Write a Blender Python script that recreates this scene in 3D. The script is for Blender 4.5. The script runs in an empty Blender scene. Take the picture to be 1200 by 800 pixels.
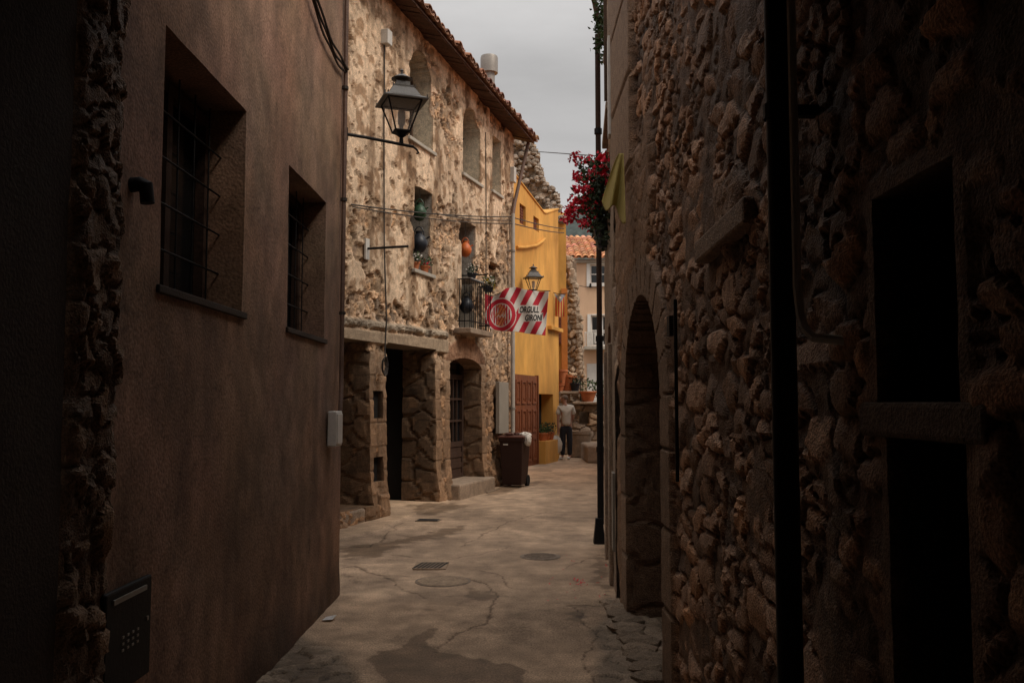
import bpy, math, random
import numpy as np
from mathutils import Vector, Matrix, Euler
random.seed(7)
R = math.radians
S = bpy.context.scene
COL = S.collection
WM = {}

# ------------------------------------------------------------------ camera
FPX, PITCH, CZ = 1050.0, math.atan(72/1050.0), 1.5
cam = bpy.data.cameras.new('camera'); camo = bpy.data.objects.new('camera', cam); COL.objects.link(camo)
cam.sensor_width = 36; cam.lens = 36*FPX/1200; cam.clip_end = 2000; cam.clip_start = .02
camo.location = (0, 0, CZ); camo.rotation_euler = (R(90)+PITCH, 0, 0)
S.camera = camo

def at(px, py, Y):
    """world point that stands at distance Y, read off the photograph"""
    x = (px-600)/FPX; y = -(py-400)/FPX
    dy = math.cos(PITCH)-y*math.sin(PITCH); dz = math.sin(PITCH)+y*math.cos(PITCH)
    t = Y/dy
    return Vector((x*t, Y, CZ+dz*t))
def ground_at(px, py, z=0):
    x = (px-600)/FPX; y = -(py-400)/FPX
    dy = math.cos(PITCH)-y*math.sin(PITCH); dz = math.sin(PITCH)+y*math.cos(PITCH)
    t = (z-CZ)/dz
    return (x*t, dy*t)

# ------------------------------------------------------------------ numpy noise
def _h(i, j, s):
    n = (i.astype(np.int64)*374761393 + j.astype(np.int64)*668265263 + s*982451653) & 0xffffffff
    n = ((n ^ (n >> 13))*1274126177) & 0xffffffff
    n = n ^ (n >> 16)
    return (n & 0xffffff)/float(0xffffff)
def vnoise(x, y, s=0):
    xi = np.floor(x); yi = np.floor(y); fx = x-xi; fy = y-yi
    fx = fx*fx*(3-2*fx); fy = fy*fy*(3-2*fy)
    xi = xi.astype(np.int64); yi = yi.astype(np.int64)
    a = _h(xi, yi, s); b = _h(xi+1, yi, s); c = _h(xi, yi+1, s); d = _h(xi+1, yi+1, s)
    return (a*(1-fx)+b*fx)*(1-fy)+(c*(1-fx)+d*fx)*fy
def fbm(x, y, sc=1., octv=4, s=0):
    o = np.zeros_like(x, dtype=float); a = .5; t = 0
    for k in range(octv):
        o += a*vnoise(x*sc+17.3*k, y*sc-9.1*k, s+k); t += a; a *= .5; sc *= 2.03
    return o/t
def worley(u, z, su, sz, s=0, jit=.85, warp=.35):
    x = u/su + warp*(fbm(u, z, 3/su*.3, 3, s+50)-.5)*2; y = z/sz + warp*(fbm(u, z, 3/sz*.3, 3, s+60)-.5)*2
    yi = np.floor(y)
    f1 = np.full(x.shape, 9.); f2 = np.full(x.shape, 9.); idr = np.zeros(x.shape); idq = np.zeros(x.shape)
    dx1 = np.zeros(x.shape); dy1 = np.zeros(x.shape)
    for dj in (-1, 0, 1):
        jj = (yi+dj).astype(np.int64)
        off = (jj % 2)*.5
        xi = np.floor(x-off)
        for di in (-1, 0, 1):
            ii = (xi+di).astype(np.int64)
            cx = ii+off+.5+(_h(ii, jj, s+1)-.5)*jit; cy = jj+.5+(_h(ii, jj, s+2)-.5)*jit
            d = np.sqrt((x-cx)**2+(y-cy)**2)
            r = _h(ii, jj, s+3); q = _h(ii, jj, s+4)
            m = d < f1
            f2 = np.where(m, f1, np.minimum(f2, d))
            idr = np.where(m, r, idr); idq = np.where(m, q, idq)
            dx1 = np.where(m, x-cx, dx1); dy1 = np.where(m, y-cy, dy1)
            f1 = np.where(m, d, f1)
    return f2-f1, idr, idq, dx1, dy1
def sst(a, b, x):
    t = np.clip((x-a)/(b-a), 0, 1); return t*t*(3-2*t)
def lerp(a, b, t): return a+(b-a)*t
def mixc(a, b, t): return a*(1-t[..., None])+b*t[..., None]

# ------------------------------------------------------------------ materials
def M(name, col, rough=.85, var=.25, scale=5., fine=.25, fscale=60., bump=.3, bdist=.01, attr=False, metal=0., zs=1., alpha=None, spec=.3, tint=None, trans=None):
    m = bpy.data.materials.new(name); m.use_nodes = True; nt = m.node_tree; N = nt.nodes; L = nt.links
    b = N['Principled BSDF']; b.inputs['Roughness'].default_value = rough; b.inputs['Metallic'].default_value = metal
    b.inputs['Specular IOR Level'].default_value = spec
    tc = N.new('ShaderNodeTexCoord'); mp = N.new('ShaderNodeMapping'); L.new(tc.outputs['Object'], mp.inputs['Vector'])
    mp.inputs['Scale'].default_value = (1, 1, zs)
    n1 = N.new('ShaderNodeTexNoise'); n1.inputs['Scale'].default_value = scale; n1.inputs['Detail'].default_value = 7; n1.inputs['Roughness'].default_value = .62
    L.new(mp.outputs[0], n1.inputs['Vector'])
    n2 = N.new('ShaderNodeTexNoise'); n2.inputs['Scale'].default_value = fscale; n2.inputs['Detail'].default_value = 4
    L.new(tc.outputs['Object'], n2.inputs['Vector'])
    r1 = N.new('ShaderNodeMapRange'); r1.inputs[1].default_value = .3; r1.inputs[2].default_value = .7; r1.inputs[3].default_value = 1-var; r1.inputs[4].default_value = 1+var
    L.new(n1.outputs['Fac'], r1.inputs[0])
    r2 = N.new('ShaderNodeMapRange'); r2.inputs[1].default_value = .3; r2.inputs[2].default_value = .7; r2.inputs[3].default_value = 1-fine; r2.inputs[4].default_value = 1+fine
    L.new(n2.outputs['Fac'], r2.inputs[0])
    mu = N.new('ShaderNodeMath'); mu.operation = 'MULTIPLY'; L.new(r1.outputs[0], mu.inputs[0]); L.new(r2.outputs[0], mu.inputs[1])
    vm = N.new('ShaderNodeVectorMath'); vm.operation = 'SCALE'; L.new(mu.outputs[0], vm.inputs['Scale'])
    if tint:
        mx = N.new('ShaderNodeMix'); mx.data_type = 'RGBA'; mx.inputs[6].default_value = (*col, 1); mx.inputs[7].default_value = (*tint, 1)
        n3 = N.new('ShaderNodeTexNoise'); n3.inputs['Scale'].default_value = scale*.45; n3.inputs['Detail'].default_value = 6; L.new(mp.outputs[0], n3.inputs['Vector'])
        r3 = N.new('ShaderNodeMapRange'); r3.inputs[1].default_value = .42; r3.inputs[2].default_value = .62; L.new(n3.outputs['Fac'], r3.inputs[0])
        L.new(r3.outputs[0], mx.inputs[0]); src = mx.outputs[2]
    else:
        rg = N.new('ShaderNodeRGB'); rg.outputs[0].default_value = (*col, 1); src = rg.outputs[0]
    if attr:
        at_ = N.new('ShaderNodeAttribute'); at_.attribute_name = 'Col'
        v2 = N.new('ShaderNodeVectorMath'); v2.operation = 'MULTIPLY'; L.new(src, v2.inputs[0]); L.new(at_.outputs['Color'], v2.inputs[1]); src = v2.outputs[0]
    L.new(src, vm.inputs[0]); L.new(vm.outputs[0], b.inputs['Base Color'])
    if bump:
        bp = N.new('ShaderNodeBump'); bp.inputs['Strength'].default_value = bump; bp.inputs['Distance'].default_value = bdist
        ad = N.new('ShaderNodeMath'); ad.operation = 'ADD'; L.new(n1.outputs['Fac'], ad.inputs[0]); L.new(n2.outputs['Fac'], ad.inputs[1])
        L.new(ad.outputs[0], bp.inputs['Height']); L.new(bp.outputs[0], b.inputs['Normal'])
    if alpha is not None: b.inputs['Alpha'].default_value = alpha
    if trans is not None: b.inputs['Transmission Weight'].default_value = trans
    return m
MAT = {}
MAT['stone'] = M('rubble stone', (1, 1, 1), attr=True, var=.28, scale=14, fine=.42, fscale=110, bump=.75, bdist=.022)
MAT['near_stone'] = M('dark rubble stone', (1, 1, 1), attr=True, var=.3, scale=22, fine=.45, fscale=130, bump=.8, bdist=.02, rough=.7)
MAT['stucco'] = M('brown stucco', (.30, .178, .117), attr=True, tint=(.22, .132, .086), var=.22, scale=6, zs=.7, fine=.36, fscale=75, bump=.5, bdist=.006)
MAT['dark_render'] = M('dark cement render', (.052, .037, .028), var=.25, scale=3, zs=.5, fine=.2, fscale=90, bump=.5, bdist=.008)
MAT['render'] = M('tan render', (.33, .25, .18), var=.2, scale=1.5, fine=.15, fscale=60, bump=.3)
MAT['ochre'] = M('ochre render', (.66, .345, .08), var=.24, scale=2., zs=.4, fine=.08, fscale=70, bump=.3, bdist=.008, tint=(.54, .265, .058))
MAT['orange'] = M('orange render', (.5, .17, .035), var=.15, scale=2.5, fine=.1, bump=.3)
MAT['pink'] = M('peach render', (.72, .48, .31), var=.12, scale=1.2, zs=.4, fine=.08, fscale=40, bump=.2, tint=(.62, .41, .27))
MAT['tile'] = M('clay tile', (1, 1, 1), attr=True, var=.25, scale=9, fine=.25, fscale=60, bump=.5)
MAT['wood'] = M('brown door wood', (.19, .06, .024), var=.3, scale=8, zs=.15, fine=.2, fscale=50, bump=.3, rough=.6)
MAT['darkwood'] = M('dark door wood', (.045, .022, .013), var=.3, scale=8, zs=.15, fine=.2, bump=.3)
MAT['oldwood'] = M('weathered wood', (.10, .062, .040), var=.35, scale=9, zs=.12, fine=.3, fscale=60, bump=.5)
MAT['eave'] = M('eaves board', (.085, .045, .028), var=.4, scale=5, fine=.3, fscale=40, bump=.6)
MAT['black'] = M('black painted iron', (.010, .009, .009), var=.2, fine=.2, bump=.15, rough=.6, metal=.0, spec=.2)
MAT['hood'] = M('sky sheen lantern metal', (.06, .052, .045), var=.3, fine=.2, bump=.15, rough=.45, spec=.5)  # grey lifted to hold the sky's reflection
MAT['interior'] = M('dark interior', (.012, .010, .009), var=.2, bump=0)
MAT['glass_dark'] = M('dark window glass', (.01, .011, .012), var=.1, bump=0, rough=.12, spec=.5)
MAT['lamp_glass'] = M('lantern glass', (.75, .70, .64), var=.05, fine=.05, bump=0, rough=.3, alpha=.15)
MAT['steel'] = M('galvanised steel', (.28, .255, .225), var=.15, fine=.1, bump=.1, rough=.5, metal=.3)
MAT['greypipe'] = M('grey pvc', (.40, .36, .31), var=.15, fine=.1, bump=.1, rough=.6)
MAT['brownpipe'] = M('brown painted pipe', (.14, .085, .062), var=.2, fine=.2, bump=.2, rough=.6)
MAT['greybox'] = M('grey enamel', (.26, .23, .19), var=.08, fine=.06, bump=.1, rough=.6)
MAT['whitebox'] = M('off white plastic', (.52, .49, .44), var=.1, fine=.08, bump=.1, rough=.5)
MAT['greyplaster'] = M('pale grey plaster', (.40, .36, .30), var=.2, scale=4, fine=.1, bump=.3)
MAT['slab'] = M('grey stone slab', (.28, .205, .145), var=.3, scale=6, fine=.3, fscale=70, bump=.6)
MAT['dress'] = M('dressed stone', (1, 1, 1), attr=True, var=.25, scale=6, fine=.3, fscale=80, bump=.6)
MAT['terra'] = M('terracotta', (.46, .15, .06), var=.2, fine=.15, bump=.2)
MAT['orangepot'] = M('orange glazed clay', (.55, .13, .03), var=.1, fine=.1, bump=.1, rough=.45)
MAT['darkpot'] = M('dark glazed clay', (.02, .022, .028), var=.2, bump=.1, rough=.4)
MAT['greenpot'] = M('green glazed clay', (.03, .07, .035), var=.2, bump=.1, rough=.4)
MAT['leaf'] = M('leaf', (.045, .075, .022), var=.5, scale=30, fine=.3, bump=0, rough=.6)
MAT['darkleaf'] = M('dark leaf', (.022, .036, .014), var=.5, scale=30, fine=.3, bump=0, rough=.6)
MAT['bract'] = M('crimson bract', (.72, .02, .05), var=.35, scale=25, fine=.2, bump=0, rough=.6)
MAT['whiteflower'] = M('white petal', (.75, .7, .62), var=.1, bump=0)
MAT['yellowflower'] = M('yellow petal', (.65, .45, .04), var=.1, bump=0)
MAT['twig'] = M('twig', (.09, .06, .04), bump=.2)
MAT['binbrown'] = M('brown bin plastic', (.035, .017, .013), var=.12, fine=.1, bump=.1, rough=.55, spec=.2)
MAT['binlid'] = M('brown lid plastic', (.09, .035, .024), var=.12, fine=.1, bump=.1, rough=.55, spec=.2)
MAT['rubber'] = M('rubber', (.015, .015, .015), bump=.1)
MAT['bag'] = M('white plastic bag', (.62, .57, .50), var=.12, fine=.08, bump=.3, rough=.5)
MAT['shirt'] = M('grey cotton', (.55, .50, .43), var=.12, fine=.1, bump=.2)
MAT['trousers'] = M('navy cloth', (.022, .022, .028), var=.2, fine=.1, bump=.2)
MAT['skin'] = M('skin', (.36, .19, .13), var=.06, fine=.04, bump=0, rough=.55)
MAT['hair'] = M('grey brown hair', (.14, .10, .075), var=.3, fscale=200, fine=.4, bump=.5)
MAT['shoe'] = M('white trainer', (.6, .57, .52), var=.1, bump=.1)
MAT['yellowcloth'] = M('yellow cloth', (.36, .28, .085), var=.12, fine=.08, fscale=200, bump=.2, zs=.3)
MAT['whitecloth'] = M('white cloth', (.6, .56, .5), var=.1, bump=.1)
MAT['iron'] = M('cast iron', (.21, .155, .11), var=.35, scale=20, fine=.3, bump=.4, rough=.6)
MAT['concrete_disc'] = M('concrete infill', (.33, .235, .155), var=.25, scale=12, fine=.25, bump=.5)
MAT['paper'] = M('paper', (.7, .68, .65), var=.03, bump=0)
MAT['cable'] = M('cable sheath', (.05, .042, .036), var=.2, bump=.1)
MAT['shutter'] = M('brown shutter', (.17, .055, .028), var=.2, bump=.2)
MAT['whitepaint'] = M('white paint', (.72, .69, .64), var=.08, fine=.05, bump=.1)
MAT['hill'] = M('wooded hillside', (.05, .062, .055), var=.3, scale=.06, fine=.4, fscale=.5, bump=0)
MAT['earth'] = M('ground', (.15, .115, .085), var=.2, scale=.8, fine=.2, fscale=20, bump=.3)
MAT['flag'] = M('printed flag cloth', (1, 1, 1), attr=True, var=.05, scale=8, fine=.05, fscale=300, bump=.1, rough=.75)
MAT['ink'] = M('black print', (.02, .018, .018), var=.05, bump=0)

# ------------------------------------------------------------------ object helpers
def tag(o, label=None, cat=None, group=None, kind=None):
    if label: o['label'] = label
    if cat: o['category'] = cat
    if group: o['group'] = group
    if kind: o['kind'] = kind
    return o
def thing(name, loc, label, cat, group=None):
    o = bpy.data.objects.new(name, None); COL.objects.link(o); o.location = loc; o.empty_display_size = .1
    WM[o.name] = Matrix.Translation(Vector(loc)); return tag(o, label, cat, group)
def link(name, verts, faces, mat, parent=None, cols=None, smooth=False, loc=None, midx=None, mats=None):
    v = np.asarray(verts, dtype=float).reshape(-1, 3)
    base = Matrix.Identity(4)
    if parent is not None: base = WM[parent.name]
    elif loc is not None: base = Matrix.Translation(Vector(loc))
    t = np.array(base.translation); v = v-t
    me = bpy.data.meshes.new(name); me.from_pydata(v.tolist(), [], faces if isinstance(faces, list) else faces.tolist()); me.update()
    for mm in (mats or [mat]): me.materials.append(mm)
    if midx is not None: me.polygons.foreach_set('material_index', midx)
    if cols is not None:
        a = me.color_attributes.new('Col', 'FLOAT_COLOR', 'POINT')
        c = np.ones((len(v), 4)); c[:, :cols.shape[1]] = cols; a.data.foreach_set('color', c.ravel())
    if smooth: me.polygons.foreach_set('use_smooth', [True]*len(me.polygons))
    o = bpy.data.objects.new(name, me); COL.objects.link(o)
    if parent is not None: o.parent = parent
    elif loc is not None: o.location = loc
    WM[o.name] = base
    return o
def fix_norm(o):
    import bmesh
    bm = bmesh.new(); bm.from_mesh(o.data); bmesh.ops.recalc_face_normals(bm, faces=bm.faces); bm.to_mesh(o.data); bm.free(); return o

class MB:
    def __init__(s): s.v = []; s.f = []; s.c = []
    def add(s, vs, fs, col=None):
        n = len(s.v); s.v += [tuple(p) for p in vs]; s.f += [tuple(i+n for i in f) for f in fs]
        s.c += [col or (1, 1, 1)]*len(vs); return s
    def box(s, c, sz, rot=None, col=None, taper=1.):
        x, y, z = [q/2 for q in sz]; vs = []
        for dz in (-1, 1):
            k = taper if dz < 0 else 1.
            for dx, dy in ((-1, -1), (1, -1), (1, 1), (-1, 1)):
                p = Vector((dx*x*k, dy*y*k, dz*z))
                if rot is not None: p = rot @ p
                vs.append(p+Vector(c))
        return s.add(vs, [(0, 3, 2, 1), (4, 5, 6, 7), (0, 1, 5, 4), (1, 2, 6, 5), (2, 3, 7, 6), (3, 0, 4, 7)], col)
    def fbox(s, F, u0, u1, z0, z1, d0, d1, col=None):
        vs = [F(u, z, d) for z in (z0, z1) for u, d in ((u0, d0), (u1, d0), (u1, d1), (u0, d1))]
        return s.add(vs, [(0, 3, 2, 1), (4, 5, 6, 7), (0, 1, 5, 4), (1, 2, 6, 5), (2, 3, 7, 6), (3, 0, 4, 7)], col)
    def tube(s, pts, r, n=8, col=None, caps=True):
        pts = [Vector(p) for p in pts]; rr = r if isinstance(r, (list, tuple)) else [r]*len(pts)
        vs = []; prev = None
        for i, p in enumerate(pts):
            if i == 0: t = pts[1]-p
            elif i == len(pts)-1: t = p-pts[i-1]
            else: t = (pts[i+1]-p).normalized()+(p-pts[i-1]).normalized()
            t = t.normalized() if t.length > 1e-9 else Vector((0, 0, 1))
            if prev is None:
                a = Vector((0, 0, 1)) if abs(t.z) < .9 else Vector((1, 0, 0)); x = t.cross(a).normalized()
            else:
                x = prev-t*prev.dot(t); x = x.normalized() if x.length > 1e-6 else t.orthogonal().normalized()
            prev = x; y = t.cross(x)
            for k in range(n):
                a = 2*math.pi*k/n; vs.append(p+(x*math.cos(a)+y*math.sin(a))*rr[i])
        fs = []
        for i in range(len(pts)-1):
            for k in range(n):
                k2 = (k+1) % n; fs.append((i*n+k, i*n+k2, (i+1)*n+k2, (i+1)*n+k))
        if caps: fs += [tuple(range(n))[::-1], tuple((len(pts)-1)*n+k for k in range(n))]
        return s.add(vs, fs, col)
    def lathe(s, c, prof, n=20, sx=1., sy=1., rot=0., col=None, sides=None):
        c = Vector(c); vs = []
        for r, z in prof:
            for k in range(n):
                a = 2*math.pi*k/n+rot; vs.append(c+Vector((r*sx*math.cos(a), r*sy*math.sin(a), z)))
        fs = []
        for i in range(len(prof)-1):
            for k in range(n):
                k2 = (k+1) % n; fs.append((i*n+k, i*n+k2, (i+1)*n+k2, (i+1)*n+k))
        fs += [tuple(range(n))[::-1], tuple((len(prof)-1)*n+k for k in range(n))]
        return s.add(vs, fs, col)
    def leaf(s, p, L, W, rot, col=None):
        vs = [Vector((0, 0, 0)), Vector((W/2, L*.45, W*.18)), Vector((0, L, -.1*L)), Vector((-W/2, L*.45, W*.18)), Vector((0, L*.5, 0))]
        return s.add([rot @ v+Vector(p) for v in vs], [(0, 1, 4), (1, 2, 4), (2, 3, 4), (3, 0, 4)], col)
    def build(s, name, mat, parent=None, smooth=False, loc=None, bevel=0, cols=False):
        o = link(name, s.v, s.f, mat, parent, np.array(s.c) if cols else None, smooth, loc)
        fix_norm(o)
        if smooth:
            o.data.set_sharp_from_angle(angle=R(40))
        if bevel:
            b = o.modifiers.new('bevel', 'BEVEL'); b.width = bevel; b.segments = 2; b.limit_method = 'ANGLE'
        return o
def rrot(): return Euler((random.uniform(0, 6.28), random.uniform(0, 6.28), random.uniform(0, 6.28))).to_matrix()

# ------------------------------------------------------------------ frames of the walls: u along the street, z up, d out of the wall
def frame(P, ang, side=1):
    U = Vector((math.sin(ang), math.cos(ang), 0)); N = Vector((U.y, -U.x, 0))*side
    def F(u, z, d=0): return Vector((P[0], P[1], 0))+U*u+N*d+Vector((0, 0, z))
    F.U = U; F.N = N; F.P = np.array((P[0], P[1], 0.)); return F
FS = frame((-1.78, 11.82), R(17.9))
FL = frame((-1.4, 0), R(.35))
FR = frame((.85, 0), 0, -1)
FR2 = frame((.85, 6.93), R(4.3), -1)
FY = frame((.52, 22.08), R(17.6))
FB = frame((0, 31.0), R(90), 1)      # facing the camera
FB.N = Vector((0, -1, 0))

def panel(name, F, u0, u1, z0, z1, res, hfun, holes, mat, parent, ztop=None, jag=None):
    """a wall face: a displaced sheet with real openings whose reveals run into the wall"""
    def lines(a, b, edges):
        n = max(1, int(round((b-a)/res))); g = list(np.linspace(a, b, n+1)); edges = [e for e in edges if a < e < b]
        g = [x for x in g if all(abs(x-e) > .45*res for e in edges) or x in (a, b)]
        return np.array(sorted(set(g+edges)))
    us = lines(u0, u1, [e for h in holes for e in (h['u'][0], h['u'][1])])
    zs = lines(z0, z1, [e for h in holes for e in (h['z'][0], h['z'][1])])
    Ug, Zg = np.meshgrid(us, zs); nz, nu = Ug.shape
    if ztop is not None: Zg = z0+(Zg-z0)*((ztop(Ug)-z0)/(z1-z0))
    for h in holes:
        if h.get('rise'):
            uc = (h['u'][0]+h['u'][1])/2; hw = (h['u'][1]-h['u'][0])/2; zc = h['z'][1]; rs = h['rise']
            a = (Ug-uc)/hw; b = (Zg-zc)/rs; rho = np.sqrt(a*a+b*b)+1e-9
            m = (np.abs(rho-1)*min(hw, rs) < .52*res) & (Zg > zc+1e-6)
            Ug = np.where(m, uc+(Ug-uc)/rho, Ug); Zg = np.where(m, zc+(Zg-zc)/rho, Zg)
    Hh, C = hfun(Ug, Zg)
    cu = (Ug[:-1, :-1]+Ug[1:, 1:])/2; cz = (Zg[:-1, :-1]+Zg[1:, 1:])/2
    hid = np.full(cu.shape, -1)
    for k, h in enumerate(holes):
        ins = (cu > h['u'][0]) & (cu < h['u'][1]) & (cz > h['z'][0]) & (cz < h['z'][1])
        if h.get('rise'):
            uc = (h['u'][0]+h['u'][1])/2; hw = (h['u'][1]-h['u'][0])/2
            ins |= (cz >= h['z'][1]) & (((cu-uc)/hw)**2+((cz-h['z'][1])/h['rise'])**2 < 1)
        hid[ins] = k
    if jag is not None: hid[(hid < 0) & jag(cu, cz)] = -2
    def pos(U_, Z_, D_):
        P = F.P+np.outer(U_, np.array(F.U))+np.outer(D_, np.array(F.N)); P[:, 2] += Z_; return P
    V = [pos(Ug.ravel(), Zg.ravel(), Hh.ravel())]; CC = [C.reshape(-1, 3)]
    idx = np.arange(nz*nu).reshape(nz, nu)
    keep = hid == -1
    a = idx[:-1, :-1][keep]; b = idx[:-1, 1:][keep]; c = idx[1:, 1:][keep]; d = idx[1:, :-1][keep]
    faces = np.stack([a, b, c, d], 1).tolist()
    nv = nz*nu
    # reveals
    Uf, Zf, Hf = Ug.ravel(), Zg.ravel(), Hh.ravel()
    for k, h in enumerate(holes):
        edges = []
        H = hid == k
        jj, ii = np.nonzero(H)
        for j, i in zip(jj, ii):
            if j+1 < H.shape[0] and hid[j+1, i] == -1: edges.append((idx[j+1, i], idx[j+1, i+1]))
            if j-1 >= 0 and hid[j-1, i] == -1: edges.append((idx[j, i+1], idx[j, i]))
            if i+1 < H.shape[1] and hid[j, i+1] == -1: edges.append((idx[j+1, i+1], idx[j, i+1]))
            if i-1 >= 0 and hid[j, i-1] == -1: edges.append((idx[j, i], idx[j+1, i]))
        if not edges: continue
        vs = sorted({q for e in edges for q in e}); mp = {q: n for n, q in enumerate(vs)}; vs = np.array(vs)
        K = max(2, int(h['depth']/max(res, .04))); uc = (h['u'][0]+h['u'][1])/2; zc = (h['z'][0]+h['z'][1])/2
        prev = vs; rg = h.get('rough', 0)
        for s in range(1, K+1):
            dd = h['depth']*s/K; uu = Uf[vs].copy(); zz = Zf[vs].copy()
            if rg:
                e, r1, r2, _, _ = worley(zz+uu*.7, np.full_like(zz, dd), .3, .3, 77)
                am = rg*(sst(0, .2, e)*(.4+.6*r1)-.5)
                uu = uu-np.sign(uu-uc)*am*(np.abs(uu-uc) > .45*(h['u'][1]-h['u'][0])); 
            _, cc = hfun(uu+np.sign(uu-uc)*dd, zz)
            cc = cc*h.get('dark', 1.)  # shade inside the opening put into the reveal colour
            if h.get('col') is not None: cc = np.tile(np.array(h['col']), (len(vs), 1))
            V.append(pos(uu, zz, np.minimum(Hf[vs], .1)*(1-s/K)-dd)); CC.append(cc.reshape(-1, 3))
            cur = np.arange(nv, nv+len(vs)); nv += len(vs)
            for p, q in edges:
                p_, q_ = mp[p], mp[q]; faces.append([int(prev[p_]), int(prev[q_]), int(cur[q_]), int(cur[p_])])
            prev = cur
    V = np.concatenate(V); CC = np.concatenate(CC)
    o = link(name, V, faces, mat, parent, CC)
    return o

def c3(r, g, b): return np.array((r, g, b), dtype=float)
def rubble_cols(e, r1, r2, base, mortar, vr=.35):
    st = base*(1-vr+2*vr*r1)[..., None]
    tint = np.stack([1+.16*(r2-.5), np.ones_like(r2), 1-.24*(r2-.5)], -1)
    return mixc(np.broadcast_to(mortar, st.shape), st*tint, sst(.04, .16, e))

# =================================================================== THE STREET AND GROUND
def seg_d(x, y, a, b):
    ax, ay = a; bx, by = b; dx, dy = bx-ax, by-ay; t = np.clip(((x-ax)*dx+(y-ay)*dy)/(dx*dx+dy*dy+1e-12), 0, 1)
    return np.hypot(x-ax-t*dx, y-ay-t*dy)
def poly_sd(x, y, P):
    d = np.full(x.shape, 1e9); ins = np.zeros(x.shape, bool); n = len(P)
    for i in range(n):
        a, b = P[i], P[(i+1) % n]; d = np.minimum(d, seg_d(x, y, a, b))
        c = ((a[1] > y) != (b[1] > y)) & (x < (b[0]-a[0])*(y-a[1])/(b[1]-a[1]+1e-12)+a[0]); ins ^= c
    return np.where(ins, -d, d)
def G(*pts): return [ground_at(*p) for p in pts]
ys = [-3.]
while ys[-1] < 29: ys.append(ys[-1]+(.25 if ys[-1] < 4.2 else .012*max(1, ys[-1]/6)**1.6))
xs = np.arange(-2.9, 3.2, .015)
X, Y = np.meshgrid(xs, np.array(ys))
cob = np.maximum(sst(.12, .0, poly_sd(X, Y, G((285, 800), (250, 830), (420, 830), (405, 790), (385, 765), (345, 748), (318, 772)))),
                 sst(.10, .0, poly_sd(X, Y, G((705, 830), (705, 800), (715, 765), (700, 740), (722, 722), (740, 718), (830, 718), (830, 830)))))
e, r1, r2, _, _ = worley(X, Y, .20, .30, 5, warp=1.1)
z = .012*(fbm(X, Y, .8, 4, 3)-.5)+.006*(fbm(X, Y, 5, 4, 9)-.5)
z = z+cob*(.022*sst(0, .10, e)*(.2+r1)+.022*(fbm(X, Y, 9, 4, 13)-.5)-.012)
# concrete apron in front of the garage and worn edge beside it
apron = sst(.05, .0, poly_sd(X, Y, G((395, 632), (395, 560), (450, 560), (525, 575), (523, 590), (470, 608), (445, 622))))
z += .02*apron
base = np.ones(X.shape)[..., None]*c3(.41, .285, .188)
base = base*(.42+.62*fbm(X, Y, .9, 5, 20)+.58*fbm(X, Y*.6, 4.5, 5, 23))[..., None]*(1-.22*sst(.52, .62, fbm(X, Y, 1.7, 5, 27)))[..., None]*(1+.15*sst(.54, .58, fbm(X, Y, 1.1, 5, 29)))[..., None]
patch = sst(.0, -.03, poly_sd(X, Y, G((395, 700), (420, 660), (560, 655), (600, 690), (585, 735), (530, 762), (395, 740)))+.12*(fbm(X, Y, 3, 3, 8)-.5))
base = base*(1+.10*patch)[..., None]
base = mixc(base, base*c3(1.18, 1.17, 1.15), apron)
cobc = c3(.225, .17, .12)*(.7+.6*r1)[..., None]*(.4+.6*sst(0, .07, e))[..., None]
base = mixc(base, cobc, cob*.9)
stain = np.zeros(X.shape)
def soft(P, w, k=1.): 
    global stain
    stain = np.maximum(stain, k*np.clip(.5-poly_sd(X+.22*(fbm(X, Y, 2.6, 4, 91)-.5), Y+.5*(fbm(X, Y, 2.6, 4, 93)-.5), P)/w, 0, 1))
soft(G((443, 830), (438, 772), (466, 762), (482, 748), (505, 735), (520, 733), (508, 752), (512, 764), (548, 772), (590, 776), (612, 786), (600, 800), (600, 830)), .16)
soft(G((530, 699), (560, 688), (592, 697), (575, 706), (545, 704)), .5, .8)
soft(G((392, 655), (392, 640), (440, 636), (500, 622), (560, 612), (545, 622), (480, 640), (440, 655)), .5, .75)
soft(G((470, 592), (530, 588), (560, 592), (520, 602), (480, 604)), .5, .7)
soft(G((645, 716), (690, 700), (705, 720), (700, 740), (670, 745)), .3, .55)
soft(G((392, 690), (392, 672), (425, 676), (412, 690)), .25, .6)
soft(G((300, 800), (330, 765), (390, 750), (400, 790), (390, 830)), .4, .65)
soft(G((688, 660), (720, 640), (724, 700), (700, 700)), .3, .7)
soft(G((560, 575), (592, 568), (640, 560), (640, 566), (600, 577), (570, 583)), .5, .7)
soft(G((450, 712), (500, 700), (600, 700), (560, 720), (480, 730)), .5, .42)
crack = np.zeros(X.shape)
def crk(w, *pts):
    global crack
    P = G(*pts); wob = .16*(fbm(X, Y, 5, 5, 31)-.5), .16*(fbm(X, Y, 5, 5, 37)-.5)
    for i in range(len(P)-1): crack = np.maximum(crack, np.clip(1-seg_d(X+wob[0], Y+wob[1], P[i], P[i+1])/w, 0, 1))
crk(.014, (512, 764), (525, 745), (545, 738), (570, 728), (575, 712), (587, 700), (575, 688), (548, 676))
crk(.022, (393, 668), (420, 662), (432, 670), (448, 674), (478, 675))
crk(.012, (448, 674), (470, 690), (500, 700))
crk(.022, (671, 710), (690, 709), (712, 710), (722, 712))
crk(.010, (560, 668), (585, 672), (600, 690))
crk(.010, (660, 665), (690, 655), (705, 650), (718, 648))
crk(.010, (600, 640), (560, 650), (520, 655), (460, 650))
crk(.010, (640, 600), (600, 610), (540, 640))
crk(.016, (395, 640), (430, 641), (450, 630), (470, 612))
crk(.010, (690, 800), (680, 770), (700, 745), (671, 710))
z -= .006*crack
cols = np.concatenate([base.reshape(-1, 3), np.ones((X.size, 1))], 1)
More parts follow.
